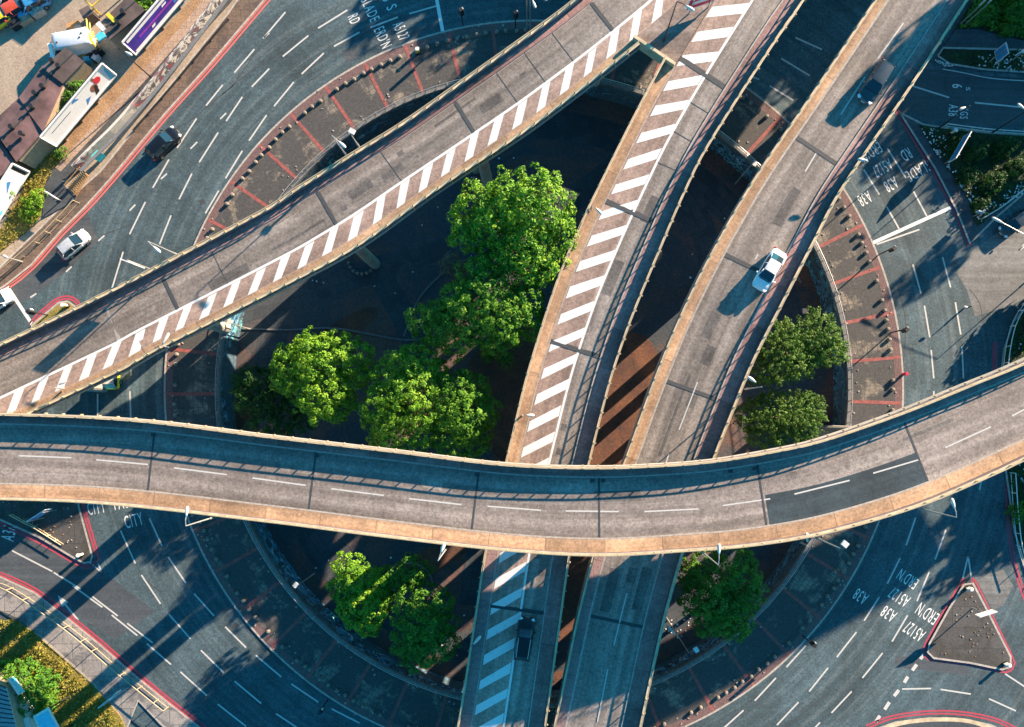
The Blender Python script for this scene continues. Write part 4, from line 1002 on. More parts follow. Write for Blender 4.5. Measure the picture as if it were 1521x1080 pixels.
# ------------------------------------------------------------------ lamps, signs and guard rails
def lamp(label, base, zb, top, heads, arm=True, headlen=.75, r=.065, mat='galvanised', cat='street lamp', name='street_lamp', flood=False):
    rb = Vector((base[0] - NX, base[1] - NY)).length; rt = Vector((top[0] - NX, top[1] - NY)).length
    zt = HC - (HC - zb) * rb / rt; zt = max(zb + 1.5, min(zb + 14, zt))
    b = W(*base, zb); t_ = Vector((b.x, b.y, zt)); o = b
    t = thing(name, label, cat, o)
    m = MB(); m.tube([b, b + Vector((0, 0, .9))], r * 1.7, 10); m.tube([b + Vector((0, 0, .9)), t_], [r * 1.25, r * .75], 10); m.build('pole', mat, t, origin=o)
    for hx, hy in heads:
        e = W(hx, hy, zt + .15); dv = e - t_; ln = dv.length
        if ln < .05: dv = Vector((1, 0, 0)); ln = 1; e = t_ + dv
        dn = Vector((dv.x, dv.y, 0)).normalized(); aa = atan2(dn.y, dn.x)
        if ln > 1.0:
            m = MB(); m.tube([t_, t_.lerp(e, .5) + Vector((0, 0, .12)), e], .042, 8); m.build('arm', mat, t, origin=o)
        if flood:
            m = MB(); m.box(e, (.5, .6, .2), aa); m.build('lamp_head', 'lamp_grey', t, origin=o)
        else:
            m = MB(); secs = []
            for k, (u, ww, hh) in enumerate(((-.3, .07, .06), (0, .13, .1), (.35, .2, .13), (.8, .19, .12), (1.0, .08, .06))):
                c = e + dn * (u * headlen); n_ = Vector((-dn.y, dn.x, 0))
                secs.append([c + n_ * ww * cos(2 * pi * i / 8) * .85 + Vector((0, 0, hh * sin(2 * pi * i / 8))) for i in range(8)])
            loft(m, secs); m.build('lamp_head', 'lamp_grey', t, smooth=True, origin=o)
    return t
lamp('single arm lamp on the outer parapet of the left slip road', (265, 379), zA(265) + .1, (222, 354), [(230, 368)])
lamp('lamp post on the outer parapet beside the top of the footway ring', (516, 233), zA(516) + .1, (498, 198), [(505, 212)])
lamp('short lamp post with a square head on the outer parapet of the left slip road', (534, 219), zA(534) + .1, (526, 197), [(523, 195)], flood=True)
lamp('lamp with a white angled head on the lower parapet of the left slip road', (252, 516), zA(252) + .1, (247, 511), [(243, 508)], headlen=1.1)
lamp('lamp with a white head at the hatched edge near the left frame', (95, 577), zA(95) + .1, (92, 573), [(90, 570)], headlen=.7)
lamp('lamp on the south parapet of the bridge, first from the left', (319, 768), 17.6, (275, 778), [(277, 764)])
lamp('lamp on the south parapet of the bridge above the two dark trees', (663, 815), 17.6, (655, 836), [(656, 818)])
lamp('lamp on the south parapet of the bridge above the round green tree', (1042, 819), 17.6, (1069, 837), [(1068, 820)])
lamp('floodlight mast leaning out from the bridge parapet over the footway', (1212, 799), 17.6, (1251, 808), [(1255, 808)], flood=True)
lamp('tall lamp on the bridge parapet above the right hand carriageway', (1368, 756), 17.6, (1421, 766), [(1417, 752)])
lamp('short lamp stub with a white head under the bridge edge', (1190, 806), 16.5, (1197, 803), [(1199, 802)], headlen=.7)
lamp('white headed lamp on the left parapet of the middle slip road below the bridge', (701, 955), zB(955) + .1, (698, 957), [(706, 954)], headlen=.9)
lamp('lamp post with a white head beside the hatching, next to the tall tree', (878, 311), zB(311) + .1, (880, 309), [(887, 311)], headlen=.7)
lamp('lamp post with a white head beside the hatching, just above the bridge', (776, 617), zB(617) + .1, (778, 616), [(784, 617)], headlen=.7)
lamp('lamp with a long dark pole standing on the gore at the fork', (986, 61), 13.42, (1007, 3), [(1021, 10)], mat='dark_metal')
lamp('lamp on the right parapet of the right slip road above the bridge', (1107, 578), zC(578) + .1, (1131, 572), [(1120, 566)])
lamp('lamp on the right parapet of the right slip road beside the lettering', (1292, 218), 8.6, (1297, 244), [(1285, 238)]) if False else lamp('lamp on the right parapet of the right slip road beside the lettering', (1276, 250), zC(250) + .1, (1295, 247), [(1285, 238)])
lamp('lamp post in the sunken centre by the painted wall at lower left', (467, 852), PIT, (440, 868), [(439, 869)], flood=True)
lamp('lamp post in the sunken centre by the painted wall at left', (371, 489), PIT, (343, 478), [(342, 478)], flood=True)
lamp('lamp post in the sunken centre between the middle and right slip roads', (1092, 273), PIT, (1120, 244), [(1121, 243)], flood=True)
lamp('lamp post with a square head in the sunken centre at the bottom', (992, 921), PIT, (1033, 964), [(1034, 965)], flood=True)
lamp('lamp with a white head beside the square headed mast at the bottom', (990, 918), PIT, (1012, 946), [(1000, 939)], headlen=1.1)
lamp('tall dark lamp post on the dirt bank between two billboards', (228, 118), .3, (179, 66), [(188, 78)], mat='dark_metal', headlen=.7)
lamp('tall dark lamp post left of the blue sign in the right hand verge', (1392, 192), .2, (1439, 155), [(1432, 160)], mat='dark_metal', headlen=.6)
lamp('tall dark lamp post right of the blue sign in the right hand verge', (1474, 197), .2, (1524, 166), [(1519, 160)], mat='dark_metal')
lamp('lamp with a long outreach arm over the right hand carriageway', (1546, 400), .1, (1590, 380), [(1487, 330)], headlen=1.2)
lamp('dark headed lamp by the guard rail at the left edge', (33, 389), .15, (12, 383), [(10, 382)], mat='galvanised', headlen=.5)
lamp('lamp post at the top beyond the fork, over the dark road', (783, 42), .15, (781, -20), [(804, -5)])
lamp('slim pole rising behind the upper parapet at the top', (788, 44), .15, (789, -10), [(792, 3)])
lamp('dark pole crossing the right hand carriageway near the tree shadow', (1432, 458), .05, (1442, 454), [(1436, 456)], mat='dark_metal', headlen=.4)

def signal(label, p_, zb=.12):
    o = W(*p_, zb); t = thing('traffic_light', label, 'traffic light', o)
    m = MB(); m.tube([o, o + Vector((0, 0, 3.2))], .08, 8); m.build('pole', 'dark_metal', t, origin=o)
    m = MB(); m.box(o + Vector((.1, -.1, 3.0)), (.45, .4, 1.1), .7); m.build('signal_head', 'plastic_black', t, origin=o)
    m = MB(); m.box(o + Vector((.3, .2, 3.1)), (.1, .25, .4), .7); m.build('signal_visor', 'white_metal', t, origin=o)
signal('traffic light on the ring road kerb by the top stop line', (688, 38)); signal('traffic light at the top beside the dark poles', (766, 42)); signal('traffic light on the red lined refuge below the left slip road', (71, 468), .14)
signal('traffic light at the end of the right hand stop line', (1306, 378)); signal('traffic light on the footway by the pavers at right', (1324, 494)); signal('traffic light on the lower footway kerb by the give way dashes', (1192, 944)); signal('traffic light by the lower left footway kerb', (487, 1040)); signal('traffic light near the small red post on the right footway', (1318, 497 + 14)) if False else None
m = MB(); o = W(1341, 556); m.tube([o, o + Vector((0, 0, .9))], [.2, .16], 10); m.tube([o + Vector((0, 0, .9)), o + Vector((0, 0, 1.0))], [.24, .2], 10); tag(m.build('marker_post', 'sign_red'), 'short red marker post on the right footway kerb', 'post')

def sign(label, base, zb, w_, h_, z0, facing, mat, name='road_sign', posts=1, extra=None):
    o = W(*base, zb); t = thing(name, label, 'sign', o); a = facing; d = Vector((cos(a), sin(a), 0)); n_ = Vector((-d.y, d.x, 0))
    m = MB(); m.box(o + Vector((0, 0, z0 + h_ / 2)), (w_, .08, h_), a); m.build('panel', mat, t, origin=o)
    m = MB(); c = o + Vector((0, 0, z0 + h_ / 2))
    for s_ in (-1, 1): m.box(c + Vector((0, 0, s_ * h_ * .5)), (w_ + .1, .11, .08), a); m.box(c + d * (s_ * w_ * .5), (.08, .11, h_), a)
    m.build('border', 'white_metal', t, origin=o)
    for k in ([0] if posts == 1 else [-.35, .35]):
        q = o + d * (k * w_) - n_ * .12; m = MB(); m.tube([q, q + Vector((0, 0, z0 + h_))], .07, 8); m.build('post', 'galvanised', t, origin=o)
    if extra:
        for s_ in (-1, 1):
            m = MB(); m.box(o + n_ * (.05 * s_) + Vector((0, 0, z0 + h_ / 2)), (w_ * .6, .012, h_ * .28), a); m.build('white_bar', 'white_metal', t, origin=o)
    return t
rad = lambda dx, dy: atan2(-dy, dx)
sign('tall narrow white sign on the outer parapet of the left slip road', (222, 401), zA(222) + .1, 1.35, 2.0, 2.1, rad(-578, -219), 'white_metal')
sign('red and white sign on the gore beyond the fork, cut by the top edge', (1037, 14), 13.42, 3.0, 1.7, .7, rad(30, -10), 'sign_red', posts=2, extra=True)
sign('long blue direction sign in the dark verge beside the right hand lettering', (1410, 229), .2, 3.6, 1.5, 1.4, rad(22, -38), 'sign_blue', posts=2)
sign('small blue sign in the dark verge near the top right corner', (1470, 92), .16, 1.3, 2.0, 1.2, rad(5, 20), 'sign_blue')
sign('small cyan sign beside the parapet at the top right', (1432, 36), .2, 1.3, 1.2, 5.2, rad(14, -16), 'sign_cyan')
sign('second cyan sign behind the small one at the top right', (1426, 34), .2, 1.3, 1.2, 4.4, rad(14, -16), 'sign_cyan')
sign('thin pale sign lying against the dark verge at the top right', (1478, 95), .16, 1.6, .5, .9, rad(20, -16), 'sign_cyan')
sign('small pale sign at the far right of the top verge', (1503, 88), .16, .9, .6, 1.2, rad(14, -6), 'sign_cyan')
sign('blue direction sign in the island beyond the left end of the bridge', (74, 762), .14, 2.6, 1.2, 1.2, rad(28, -18), 'sign_blue', posts=2)
sign('long blue sign on the grass bank at the bottom left', (52, 1004), .22, 2.2, .9, 2.6, rad(18, 26), 'sign_cyan', posts=2)
sign('slim blue sign at the pavement edge at the bottom left', (190, 1020), .12, 1.0, 1.1, 2.0, rad(14, -16), 'sign_cyan')
sign('small blue sign fallen back in the bottom left bank', (162, 1040), .22, 1.5, .5, .7, rad(14, -12), 'sign_blue')
sign('white sign with a post in the triangular island', (1444, 902), .14, 2.1, .9, 2.2, rad(26, -8), 'white_metal')
sign('small white sign at the tip of the grass beside the guard rail at left', (92, 297), .2, 1.6, .4, 1.6, rad(16, 10), 'white_metal')
sign('small cyan sign in the right hand verge above the island tip', (1446, 320), .2, .7, .6, 1.0, rad(6, 2), 'sign_cyan')
def bollard(label, p_, zb, mat='sign_yellow'):
    o = W(*p_, zb); t = thing('keep_left_bollard', label, 'bollard', o)
    m = MB(); m.box(o + Vector((0, 0, .12)), (.62, .34, .24), .4); m.build('base', 'plastic_black', t, origin=o)
    m = MB(); m.box(o + Vector((0, 0, .6)), (.5, .24, .75), .4); m.tube([o + Vector((0, 0, .97)), o + Vector((0, 0, 1.02))], [.26, .2], 10); m.build('body', 'white_metal', t, origin=o)
    m = MB(); m.box(o + Vector((.03, -.14, .6)), (.42, .04, .5), .4); m.build('face_plate', mat, t, origin=o)
bollard('yellow faced keep left bollard at the top of the triangular island', (1436, 873), .14); bollard('white bollard at the right corner of the triangular island', (1492, 985), .14, 'white_metal'); bollard('pale bollard at the tip of the left island', (123, 823), .14, 'sign_yellow'); bollard('yellow bollard in the dark verge beside the long blue sign', (1413, 198), .2); bollard('bollard on the small red lined refuge under the left slip road', (100, 455), .14)
bollard('yellow bollard lying among the drums on the upper footway', (621, 79), .12); bollard('pale bollard on the left island near the fence', (88, 735), .14, 'white_metal')

def guard(label, pts, h=1.05, z=.12, mat='white_metal', gap=2.2, name='guard_rail', smooth=True):
    P = px(pts, z, .8) if smooth else px(pts, z); o = P[len(P) // 2].copy(); t = thing(name, label, 'guard rail', o)
    m = MB(); m.tube([q + Vector((0, 0, h)) for q in P], .055, 6); m.build('top_rail', mat, t, origin=o)
    m = MB(); m.tube([q + Vector((0, 0, .2)) for q in P], .04, 6); m.build('bottom_rail', mat, t, origin=o)
    acc = 0; first = None; prev = P[0]; nxt = 0
    for q in P:
        acc += (q - prev).length; prev = q
        if acc >= nxt:
            nxt += gap
            if first is None:
                m = MB(); m.tube([(0, 0, 0), (0, 0, h)], .055, 6); first = m.build('post', mat, t); first.location = q - o
            else:
                c = first.copy(); C.objects.link(c); c.parent = t; c.location = q - o
guard('pale guard rail along the red lined kerb at the left', [(118, 302), (92, 330), (66, 356), (30, 388), (-10, 420)], mat='rail_steel', h=1.2)
guard('guard rail along the pavement at the bottom left', [(-10, 862), (20, 873), (70, 905), (120, 942), (170, 985), (225, 1030), (250, 1050)], mat='rail_steel', h=1.2)
guard('pale fence along the top of the island at the left, under the bridge', [(20, 764), (48, 779), (58, 784), (96, 808)], mat='parapet_buff', h=.7, gap=1.5)
guard('guard rail at the right edge below the bridge', [(1500, 702), (1504, 760), (1510, 810), (1522, 850)], mat='white_metal')
guard('curved guard rail at the right edge above the bridge', [(1530, 440), (1512, 462), (1500, 485), (1493, 515), (1488, 552)], mat='white_metal')
guard('long white rail along the upper edge of the right hand verge', [(1402, 188), (1440, 193), (1480, 197), (1560, 202)], h=.8)
guard('white rail along the lower edge of the right hand verge', [(1456, 326), (1485, 308), (1521, 280), (1545, 262)], h=.8)
guard('low rail along the kerb of the upper left pavement', [(340, 30), (300, 78), (255, 132), (200, 195)], h=.4, mat='dark_metal', gap=3)

# ------------------------------------------------------------------ trees
def quad_leaf(mb, c, nrm, s_, rnd):
    a = nrm.orthogonal().normalized(); a = (Matrix.Rotation(rnd.random() * 6.28, 3, nrm) @ a); b = nrm.cross(a)
    l, w_ = s_ * rnd.uniform(.5, 1.35), s_ * rnd.uniform(.4, .7)
    n = len(mb.v)
    for q in (c - a * l * .5, c + b * w_ * .5 + nrm * s_ * .12, c + a * l * .5, c - b * w_ * .5 + nrm * s_ * .12): mb.v.append((q.x, q.y, q.z))
    mb.f.append([n, n + 1, n + 2, n + 3]); mb.m.append(0)
def tree(name, label, base, zb, lobes, mat, clump=.55, leaf=.30, dens=1.35, seed=1, group=None, flat=.85, spiky=False, per=38, core=1.0):
    rnd = random.Random(seed); o = W(*base, zb); t = thing(name, label, 'tree', o, group=group)
    m = MB(); zc = max(l[3] for l in lobes); L = []
    for lx, ly, lr, lz in lobes:
        c = W(lx, ly, lz); r = lr * (HC - lz) / FP; L.append((c, r))
    for c, r in L:
        n = int(dens * 4 * pi * r * r / (clump * clump * 3.2)) + 4
        for i in range(n):
            u = 1 - 2 * (i + .5) / n; ph = i * 2.39996 + rnd.random() * .9
            if u < -.55: continue
            dv = Vector((sqrt(1 - u * u) * cos(ph), sqrt(1 - u * u) * sin(ph), u))
            rr = r * rnd.choice((.72, .82, .9, .95, 1.0, 1.03, 1.1)) * (1 + .10 * sin(3 * ph + seed) + .08 * sin(7 * ph + 2 * u))
            cc = c + Vector((dv.x * rr, dv.y * rr, dv.z * rr * flat))
            if any((cc - c2).length < r2 * .62 for c2, r2 in L if c2 is not c): continue
            if rnd.random() < .05 + (.3 if sin(cc.x * 1.7 + seed) * sin(cc.y * 1.9 + seed * 2) > .72 else 0): continue
            cs = clump * rnd.uniform(.6, 1.15)
            for k in range(per):
                e = Vector((rnd.gauss(0, 1), rnd.gauss(0, 1), rnd.gauss(0, 1))).normalized()
                if e.dot(dv) < -.35: e = -e
                if spiky:
                    q = cc + dv * rnd.uniform(-.5, 1.6) * cs + e * cs * .6; nr = (e + Vector((0, 0, .4))).normalized()
                else:
                    q = cc + e * cs * rnd.uniform(.65, 1.0); nr = (e * .8 + dv * .4 + Vector((rnd.gauss(0, .35), rnd.gauss(0, .35), .25 + rnd.gauss(0, .3)))).normalized()
                quad_leaf(m, q, nr, leaf, rnd)
        for i in range(int(40 * r * r * core)):       # sparse inner leaves
            e = Vector((rnd.gauss(0, 1), rnd.gauss(0, 1), rnd.gauss(0, 1))).normalized(); q = c + e * r * rnd.uniform(.2, .7)
            quad_leaf(m, q, e, leaf * 1.5, rnd)
    m.build('crown', mat, t, origin=o)
    m = MB(); cen = sum((c for c, r in L), Vector()) / len(L); fork = Vector((o.x, o.y, zb + (cen.z - zb) * .5)).lerp(Vector((cen.x, cen.y, zb + (cen.z - zb) * .5)), .4)
    m.tube([o, o.lerp(fork, .5) + Vector((.1, .05, 0)), fork], [.34, .27, .22], 9)
    for c, r in L: m.tube([fork, fork.lerp(c, .5) + Vector((rnd.gauss(0, .2), rnd.gauss(0, .2), .2)), c + Vector((0, 0, r * .4))], [.17, .11, .04], 6)
    m.build('trunk', 'trunk_bark', t, origin=o)
    return t
tree('plane_tree', 'tallest bright green tree, next to the middle slip road', (770, 360), PIT, [(712, 318, 40, 11.5), (700, 345, 30, 10.5), (800, 305, 46, 13.5), (760, 300, 38, 13.0), (822, 348, 30, 13.0), (745, 330, 40, 12.0), (790, 375, 44, 12.5), (808, 395, 30, 11.5), (770, 400, 30, 11.0), (745, 375, 30, 11.0)], 'leaf_lime', seed=3, clump=.62, leaf=.36, per=30)
tree('plane_tree', 'dark and bright mixed green tree below the tallest one', (740, 460), PIT, [(640, 478, 30, 9.0), (672, 490, 36, 9.5), (710, 410, 28, 11.0), (720, 445, 40, 11.5), (752, 470, 40, 11.0), (775, 455, 32, 11.0), (700, 470, 38, 10.5), (690, 445, 30, 10.0), (735, 500, 26, 9.5), (790, 480, 24, 10.0)], 'leaf_mid', seed=5)
tree('ash_tree', 'ragged lime green tree by the painted wall at left', (470, 580), PIT, [(440, 555, 34, 6.0), (475, 535, 40, 7.0), (515, 530, 34, 6.5), (480, 585, 38, 6.5), (500, 600, 26, 5.5), (455, 520, 20, 6.0), (525, 560, 24, 6.0), (430, 535, 20, 5.2)], 'leaf_lime', seed=8, clump=.5, leaf=.30)
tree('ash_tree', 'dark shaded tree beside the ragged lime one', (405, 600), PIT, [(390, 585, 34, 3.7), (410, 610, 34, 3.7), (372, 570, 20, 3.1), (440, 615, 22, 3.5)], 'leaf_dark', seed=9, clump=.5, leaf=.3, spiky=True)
tree('lime_tree', 'broad bright lime green tree above the bridge', (600, 600), PIT, [(590, 560, 34, 7.8), (620, 545, 36, 8.3), (570, 600, 32, 7.8), (615, 590, 44, 8.8), (585, 635, 36, 7.8), (625, 630, 34, 7.6), (645, 560, 24, 7.4), (575, 650, 22, 6.8)], 'leaf_lime', seed=11, clump=.5, leaf=.28, per=36)
tree('lime_tree', 'greener tree right of the broad lime green one, above the bridge', (690, 615), PIT, [(672, 585, 34, 8.7), (690, 615, 38, 8.9), (700, 580, 26, 8.1), (715, 610, 26, 7.7), (680, 655, 32, 7.6), (700, 650, 28, 7.3), (655, 620, 26, 8.1)], 'leaf_mid', seed=12, clump=.5, leaf=.29, per=36)
tree('pine_tree', 'spiky dark green tree right of the right slip road', (1165, 520), PIT, [(1150, 510, 28, 8.3), (1160, 535, 32, 8.3), (1140, 545, 24, 7.7), (1175, 505, 24, 8.7), (1180, 540, 22, 7.9)], 'leaf_pine', seed=15, clump=.36, leaf=.27, spiky=True, per=24)
tree('pine_tree', 'thin green tree touching the spiky dark one by the right footway', (1218, 510), PIT, [(1212, 500, 30, 8.2), (1228, 515, 24, 8), (1205, 525, 24, 7.6)], 'leaf_pine', seed=16, clump=.36, leaf=.27, spiky=True, per=24)
tree('yew_bush', 'long clipped bush just above the right part of the bridge', (1160, 622), PIT, [(1122, 620, 24, 5.9), (1145, 612, 26, 6.3), (1172, 612, 26, 6.3), (1198, 612, 24, 6.1), (1135, 640, 22, 5.3), (1165, 640, 22, 5.3), (1195, 632, 20, 5.3)], 'leaf_pine', seed=17, clump=.36, leaf=.27, spiky=True, per=24)
tree('ash_tree', 'yellow green tree left of its darker twin, below the bridge', (540, 885), PIT, [(520, 845, 22, 6.8), (538, 868, 28, 7), (515, 875, 22, 6.4), (560, 865, 22, 6.6), (545, 905, 32, 7), (525, 910, 20, 6.2), (565, 895, 20, 6.6), (548, 925, 18, 6)], 'leaf_lime', seed=19, clump=.45, leaf=.28)
tree('ash_tree', 'dark green tree right of its yellow green twin, below the bridge', (630, 930), PIT, [(610, 905, 30, 7.6), (645, 895, 26, 7.6), (630, 930, 34, 8.2), (610, 950, 26, 8), (645, 955, 30, 8), (620, 972, 22, 7.6), (655, 925, 22, 7.6), (615, 850, 22, 6.6), (590, 858, 20, 6.4)], 'leaf_green', seed=20, clump=.5, leaf=.28)
tree('ash_tree', 'round dark green tree below the bridge on the right of the slip roads', (1065, 885), PIT, [(1050, 850, 28, 7.0), (1090, 850, 36, 8), (1105, 880, 28, 7.6), (1060, 885, 34, 7.6), (1035, 890, 24, 6.6), (1085, 910, 30, 7), (1060, 920, 26, 6.4), (1095, 935, 16, 5.8), (1025, 855, 20, 6.2)], 'leaf_green', seed=22, clump=.5, leaf=.28)
# bushes
def bush(label, p_, zb, lobes, mat, seed, leaf=.26): return tree('bush', label, p_, zb, lobes, mat, clump=.4, leaf=leaf, seed=seed, per=26)
bush('bright bush between the brown sheds and the white billboard', (100, 147), .1, [(92, 150, 16, 1.8), (108, 138, 14, 2), (96, 162, 13, 1.4), (115, 128, 12, 1.6), (104, 150, 14, 1.8)], 'leaf_green', 31)
bush('yellowish bush at the end of the flat brown shed roof', (205, 30), .1, [(198, 28, 14, 2), (210, 20, 14, 2.2), (222, 12, 12, 2), (196, 42, 12, 1.4), (210, 38, 10, 1.2)], 'leaf_lime', 32)
bush('dark bush at the top edge beside the purple billboard', (222, 2), .1, [(218, -2, 16, 2.2), (232, 2, 12, 2), (205, 0, 14, 2)], 'leaf_green', 33)
bush('green bush at the left edge beside the white billboard', (4, 268), .2, [(2, 262, 16, 1.6), (6, 280, 14, 1.4), (-6, 300, 14, 1.2)], 'leaf_green', 34)
bush('small green tuft at the end of the white billboard', (90, 228), .2, [(92, 228, 7, .5), (87, 231, 5, .4)], 'leaf_green', 35, .2)
bush('low green bush on the left grass bank', (50, 310), .2, [(50, 302, 12, .5), (44, 318, 11, .4), (58, 292, 9, .4)], 'leaf_lime', 36, .22)
bush('large leafy bush at the bottom left behind the ribbed roof', (45, 1030), .22, [(35, 1005, 24, 1.2), (15, 1000, 20, 1.2), (50, 1035, 26, 1.2), (68, 1015, 20, .8), (62, 1045, 20, .8), (30, 1035, 16, 1.4)], 'leaf_green', 37)
bush('dark leafless looking bush between the two tall trees in the centre', (668, 400), PIT, [(672, 395, 16, 1.6), (685, 402, 12, 1.4)], 'leaf_grey', 41)
bush('small bright bush at the bottom of the centre beside the dark tree', (622, 862), PIT, [(622, 862, 7, 3.5), (618, 866, 5, 3.3)], 'leaf_lime', 42)
bush('low scrub at the foot of the middle slip road, on sunlit soil', (740, 518), PIT, [(728, 516, 12, -2.6), (745, 508, 10, -2.6), (752, 535, 10, -2.8), (722, 528, 9, -3)], 'leaf_green', 43)

for i, (x, y, r_, lb) in enumerate(((1420, 215, 9, 'low dark shrub at the top of the right hand verge near the blue sign'), (1450, 228, 11, 'low dark shrub in the middle of the right hand verge'), (1490, 222, 12, 'low dark shrub below the white rail at the right edge'), (1436, 262, 10, 'low dark shrub by the red lined side of the right hand verge'), (1475, 272, 13, 'large low shrub in the lower right hand verge'), (1510, 250, 12, 'low shrub at the right edge above the lower rail'), (1456, 304, 8, 'small shrub at the lower tip of the right hand verge'), (1460, 22, 12, 'tall weed clump on the slope at the top right'), (1500, 38, 12, 'tall weed clump beside the right edge on the top slope'), (1505, 15, 13, 'bright weed clump at the top right corner'), (1508, 640, 12, 'shrub at the right edge just under the bridge end'), (1515, 760, 12, 'shrub at the right edge behind the lower guard rail'))):
    bush(lb, (x, y), .2, [(x, y, r_, .7), (x + r_ * .8, y - r_ * .5, r_ * .7, .6), (x - r_ * .7, y + r_ * .5, r_ * .7, .5)], 'leaf_dark' if i < 7 else 'leaf_green', 120 + i)
for i, (x, y, a, sx, mt, lb) in enumerate(((138, 84, .4, .9, 'plastic_black', 'black crate in the clutter behind the flat brown shed'), (146, 88, 1.0, .8, 'van_white', 'white box in the clutter behind the flat brown shed'), (134, 92, .2, .7, 'sign_cyan', 'cyan crate in the clutter near the billboard end'), (150, 80, .7, 1.0, 'dark_metal', 'dark box at the foot of the flat brown shed'), (128, 86, .9, .6, 'timber', 'wooden crate by the corner of the brown shed'), (40, 30, .55, 1.6, 'wall_tan', 'tan pallet load below the blue vehicle'), (28, 38, .55, 1.4, 'dark_metal', 'dark skip below the orange red car'), (60, 20, .55, 1.5, 'kerb_stone', 'grey pallet load right of the blue vehicle'), (120, 43, .3, .8, 'kerb_stone', 'grey box beside the van roof'))):
    m = MB(); c = W(x, y, .1); h_ = .5 + .12 * (i % 4); m.box(c + Vector((0, 0, h_ / 2)), (sx, sx * .7, h_), a); m.box(c + Vector((0, 0, h_ + .03)), (sx * 1.06, sx * .76, .07), a); m.box(c + Vector((.1, .05, h_ + .12)), (sx * .5, sx * .3, .14), a + .3)
    tag(m.build('crate', mt), lb, 'crate')
    c = W(x, y, .104); m = MB(); m.face([c + Vector((cos(.5 + q) * 1.0, sin(.5 + q) * .75, 0)) for q in (pi / 4, 3 * pi / 4, 5 * pi / 4, 7 * pi / 4)]); o_ = bpy.data.objects['verge']; m.build('pale_slab', 'wall_tan', o_)
for nm, pts in (('shed', [(80, 92), (90, 100)]), ('shed.001', [(55, 140), (50, 160), (66, 130)]), ('shed.002', [(20, 190), (35, 200)]), ('shed.004', [(185, 20), (178, 36)])):
    o_ = bpy.data.objects[nm]
    for x, y in pts:
        c = W(x, y, 3.7); m = MB(); m.tube([c, c + Vector((0, 0, .5))], [.22, .18], 10); m.tube([c + Vector((0, 0, .5)), c + Vector((0, 0, .58))], [.3, .28], 10); m.build('roof_vent', 'plastic_black', o_, origin=o_.location)
# grass and weeds on the banks and verges: tufts nobody could count
def tufts(name, label, polys, n, mat, hgt=.35, leaf=.3, seed=50, z=.2):
    rnd = random.Random(seed); m = MB()
    for poly in polys:
        P = [W(a, b) for a, b in poly]; x0, x1 = min(p.x for p in P), max(p.x for p in P); y0, y1 = min(p.y for p in P), max(p.y for p in P)
        cnt = 0; area = abs(sum(P[i].x * P[(i + 1) % len(P)].y - P[(i + 1) % len(P)].x * P[i].y for i in range(len(P)))) / 2
        while cnt < n * area:
            x, y = rnd.uniform(x0, x1), rnd.uniform(y0, y1); ins = False
            for i in range(len(P)):
                a, b = P[i], P[i - 1]
                if (a.y > y) != (b.y > y) and x < (b.x - a.x) * (y - a.y) / (b.y - a.y) + a.x: ins = not ins
            if not ins: x = x0 - 1; cnt += .02; continue
            cnt += 1
            h_ = hgt * rnd.uniform(.3, 1.4) * (1 + .6 * sin(x * .9) * cos(y * .7))
            for k in range(4):
                e = Vector((rnd.gauss(0, .5), rnd.gauss(0, .5), 1)).normalized()
                quad_leaf(m, Vector((x + rnd.gauss(0, .15), y + rnd.gauss(0, .15), z + h_ * rnd.uniform(.2, 1))), e, leaf, rnd)
    o = m.build(name, mat); tag(o, label, 'grass', kind='stuff')
tufts('grass', 'rough grass on the left bank', [[(48, 250), (36, 285), (20, 310), (-30, 400), (0, 376), (40, 345), (62, 322), (70, 270), (92, 240), (75, 228)]], 8, 'leaf_straw', .3)
tufts('grass', 'long yellow grass on the bottom left bank', [[(-20, 915), (28, 921), (60, 946), (120, 1000), (160, 1040), (192, 1090), (-20, 1090)]], 12, 'leaf_straw', .45, .32)
tufts('grass', 'green weeds on the bottom left bank', [[(-20, 985), (40, 990), (70, 1010), (90, 1090), (-20, 1090)]], 6, 'leaf_green', .5, .3, 52)
tufts('grass', 'dark weeds in the right hand verges', [[(1368, 188), (1470, 202), (1600, 209), (1600, 232), (1521, 278), (1480, 312), (1452, 334), (1440, 300), (1412, 258)], [(1395, 84), (1480, 76), (1620, 80), (1620, 110), (1521, 106), (1460, 102)]], 5, 'leaf_dark', .3, .3, 53)
tufts('grass', 'green rough grass on the slope at the top right', [[(1420, 44), (1447, 0), (1470, -40), (1640, -40), (1640, 58), (1521, 58), (1450, 40)]], 12, 'leaf_green', .6, .4, 54)
tufts('grass', 'dark grass in the verge at the right edge', [[(1640, 400), (1532, 450), (1508, 480), (1494, 520), (1490, 600), (1500, 720), (1510, 790), (1532, 860), (1640, 940)]], 4, 'leaf_dark', .4, .35, 55)
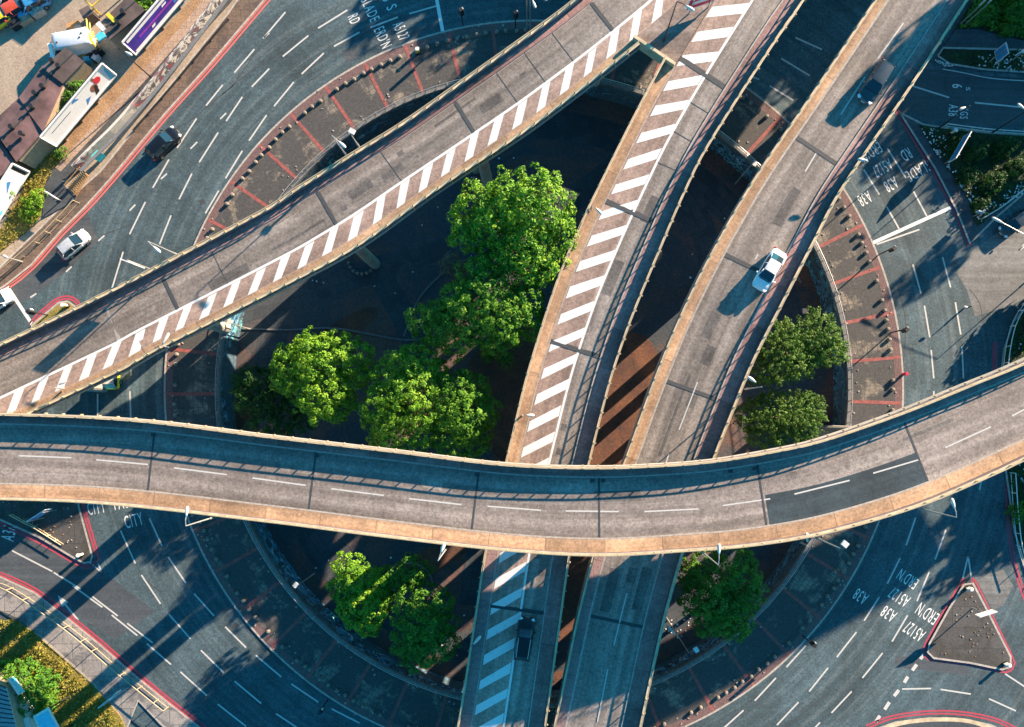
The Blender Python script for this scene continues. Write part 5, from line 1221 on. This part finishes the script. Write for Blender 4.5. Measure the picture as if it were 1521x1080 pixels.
# litter, leaves and broken slabs
def litter(name, label, polys, n, mat, s0=.06, s1=.2, z=.22, seed=60):
    rnd = random.Random(seed); m = MB()
    for poly in polys:
        P = [W(a, b) for a, b in poly]
        for _ in range(n):
            i = rnd.randrange(1, len(P) - 1); u, v = rnd.random(), rnd.random()
            if u + v > 1: u, v = 1 - u, 1 - v
            q = P[0] + (P[i] - P[0]) * u + (P[i + 1] - P[0]) * v
            m.box((q.x, q.y, z + .03), (rnd.uniform(s0, s1), rnd.uniform(s0, s1), .05), rnd.random() * 3)
    tag(m.build(name, mat), label, 'litter', kind='stuff')
litter('litter', 'white litter scattered along the dark verges at right', [[(1366, 190), (1400, 195), (1412, 258), (1386, 225)], [(1412, 255), (1440, 240), (1460, 330), (1442, 305)], [(1450, 335), (1521, 285), (1521, 265), (1446, 318)], [(1450, 82), (1520, 82), (1520, 106), (1440, 100)], [(1385, 90), (1420, 98), (1400, 100)], [(1500, 520), (1530, 500), (1530, 800), (1505, 700)]], 55, 'poster_white', .06, .22)
litter('litter', 'litter on the islands', [[(1436, 872), (1470, 930), (1498, 985), (1390, 972)], [(5, 745), (110, 745), (120, 815), (60, 790)]], 20, 'kerb_stone', .04, .2, .15, 61)
litter('litter', 'litter in the shaded centre', [[(500, 200), (880, 170), (780, 400), (400, 480)], [(400, 800), (680, 840), (690, 1000), (520, 940)], [(1000, 380), (1100, 300), (1200, 420), (1130, 500)], [(960, 940), (1040, 930), (1020, 970)]], 26, 'poster_white', .08, .22, PIT, 62)
litter('fallen_leaves', 'brown leaves on the islands and footway', [[(1436, 875), (1470, 930), (1495, 980), (1390, 970)], [(10, 750), (100, 750), (115, 815), (60, 790)]], 18, 'timber', .05, .16, .15, 63)
rnd = random.Random(70); m = MB()
for i in range(420):
    a = rnd.uniform(0, 2 * pi); r_ = rnd.choice((R_IN + .5, R_IN + 1.2, rr + rnd.uniform(-.6, .6), R_OUT - .6)) + rnd.gauss(0, .3); q = pol(r_, a, .14)
    m.box(q + Vector((0, 0, .02)), (rnd.uniform(.06, .28), rnd.uniform(.06, .2), .05), rnd.random() * 3)
tag(m.build('litter', 'kerb_stone'), 'pale litter and rubble along the ring footway', 'litter', kind='stuff')
# pit details: low kerbs crossing the sunken floor, ring of drums round a column, pale paths
for pts, lb in (([(360, 488), (430, 490), (500, 488), (600, 505), (640, 500)], 'low kerb crossing the sunken floor above the lime trees'), ([(600, 500), (625, 440), (680, 385)], 'thin kerb climbing the sunken floor toward the tall tree'), ([(585, 840), (612, 836), (636, 848), (645, 872)], 'curved pale kerb beside the dark tree below the bridge'), ([(1110, 330), (1150, 360), (1190, 420)], 'low kerb below the right slip road')):
    m = MB(); m.wall(px(pts, PIT, 1), .2, 0, .15); tag(m.build('kerb', 'dark_concrete'), lb, 'kerb')
for cx_, cy_ in ((538, 388), (724, 262)):
    for k in range(7):
        a = -.95 * pi + k * .36; 
        o = b0.copy(); C.objects.link(o); c = W(cx_, cy_, PIT); o.location = c + Vector((cos(a) * 1.7, sin(a) * 1.7, 0))
        tag(o, 'low round concrete drum on the sunken floor around a column foot', 'bollard', 'drums round the column feet')
# unseen trees placed outside the view to cast shade into it
def up(x, y, z): k = HC / (HC - z); return (NX + (x - NX) * k, NY + (y - NY) * k)
def outtree(px_, py_, h, r, seed):
    lb = 'unseen tall tree placed beyond the right and upper edges for its shade'
    return tree('tall_tree', lb, (px_, py_), 0, [(*up(px_, py_, h - r / 12 * .8), r, h - r / 12 * .8), (*up(px_ + r * .7, py_ - r * .4, h * .7), r * .8, h * .7), (*up(px_ - r * .6, py_ + r * .5, h * .62), r * .8, h * .62)], 'leaf_dark', clump=1.1, leaf=.8, seed=seed, group='trees beyond the view', per=30, core=1)
for i, a in enumerate(OUT): outtree(*a, 80 + i)
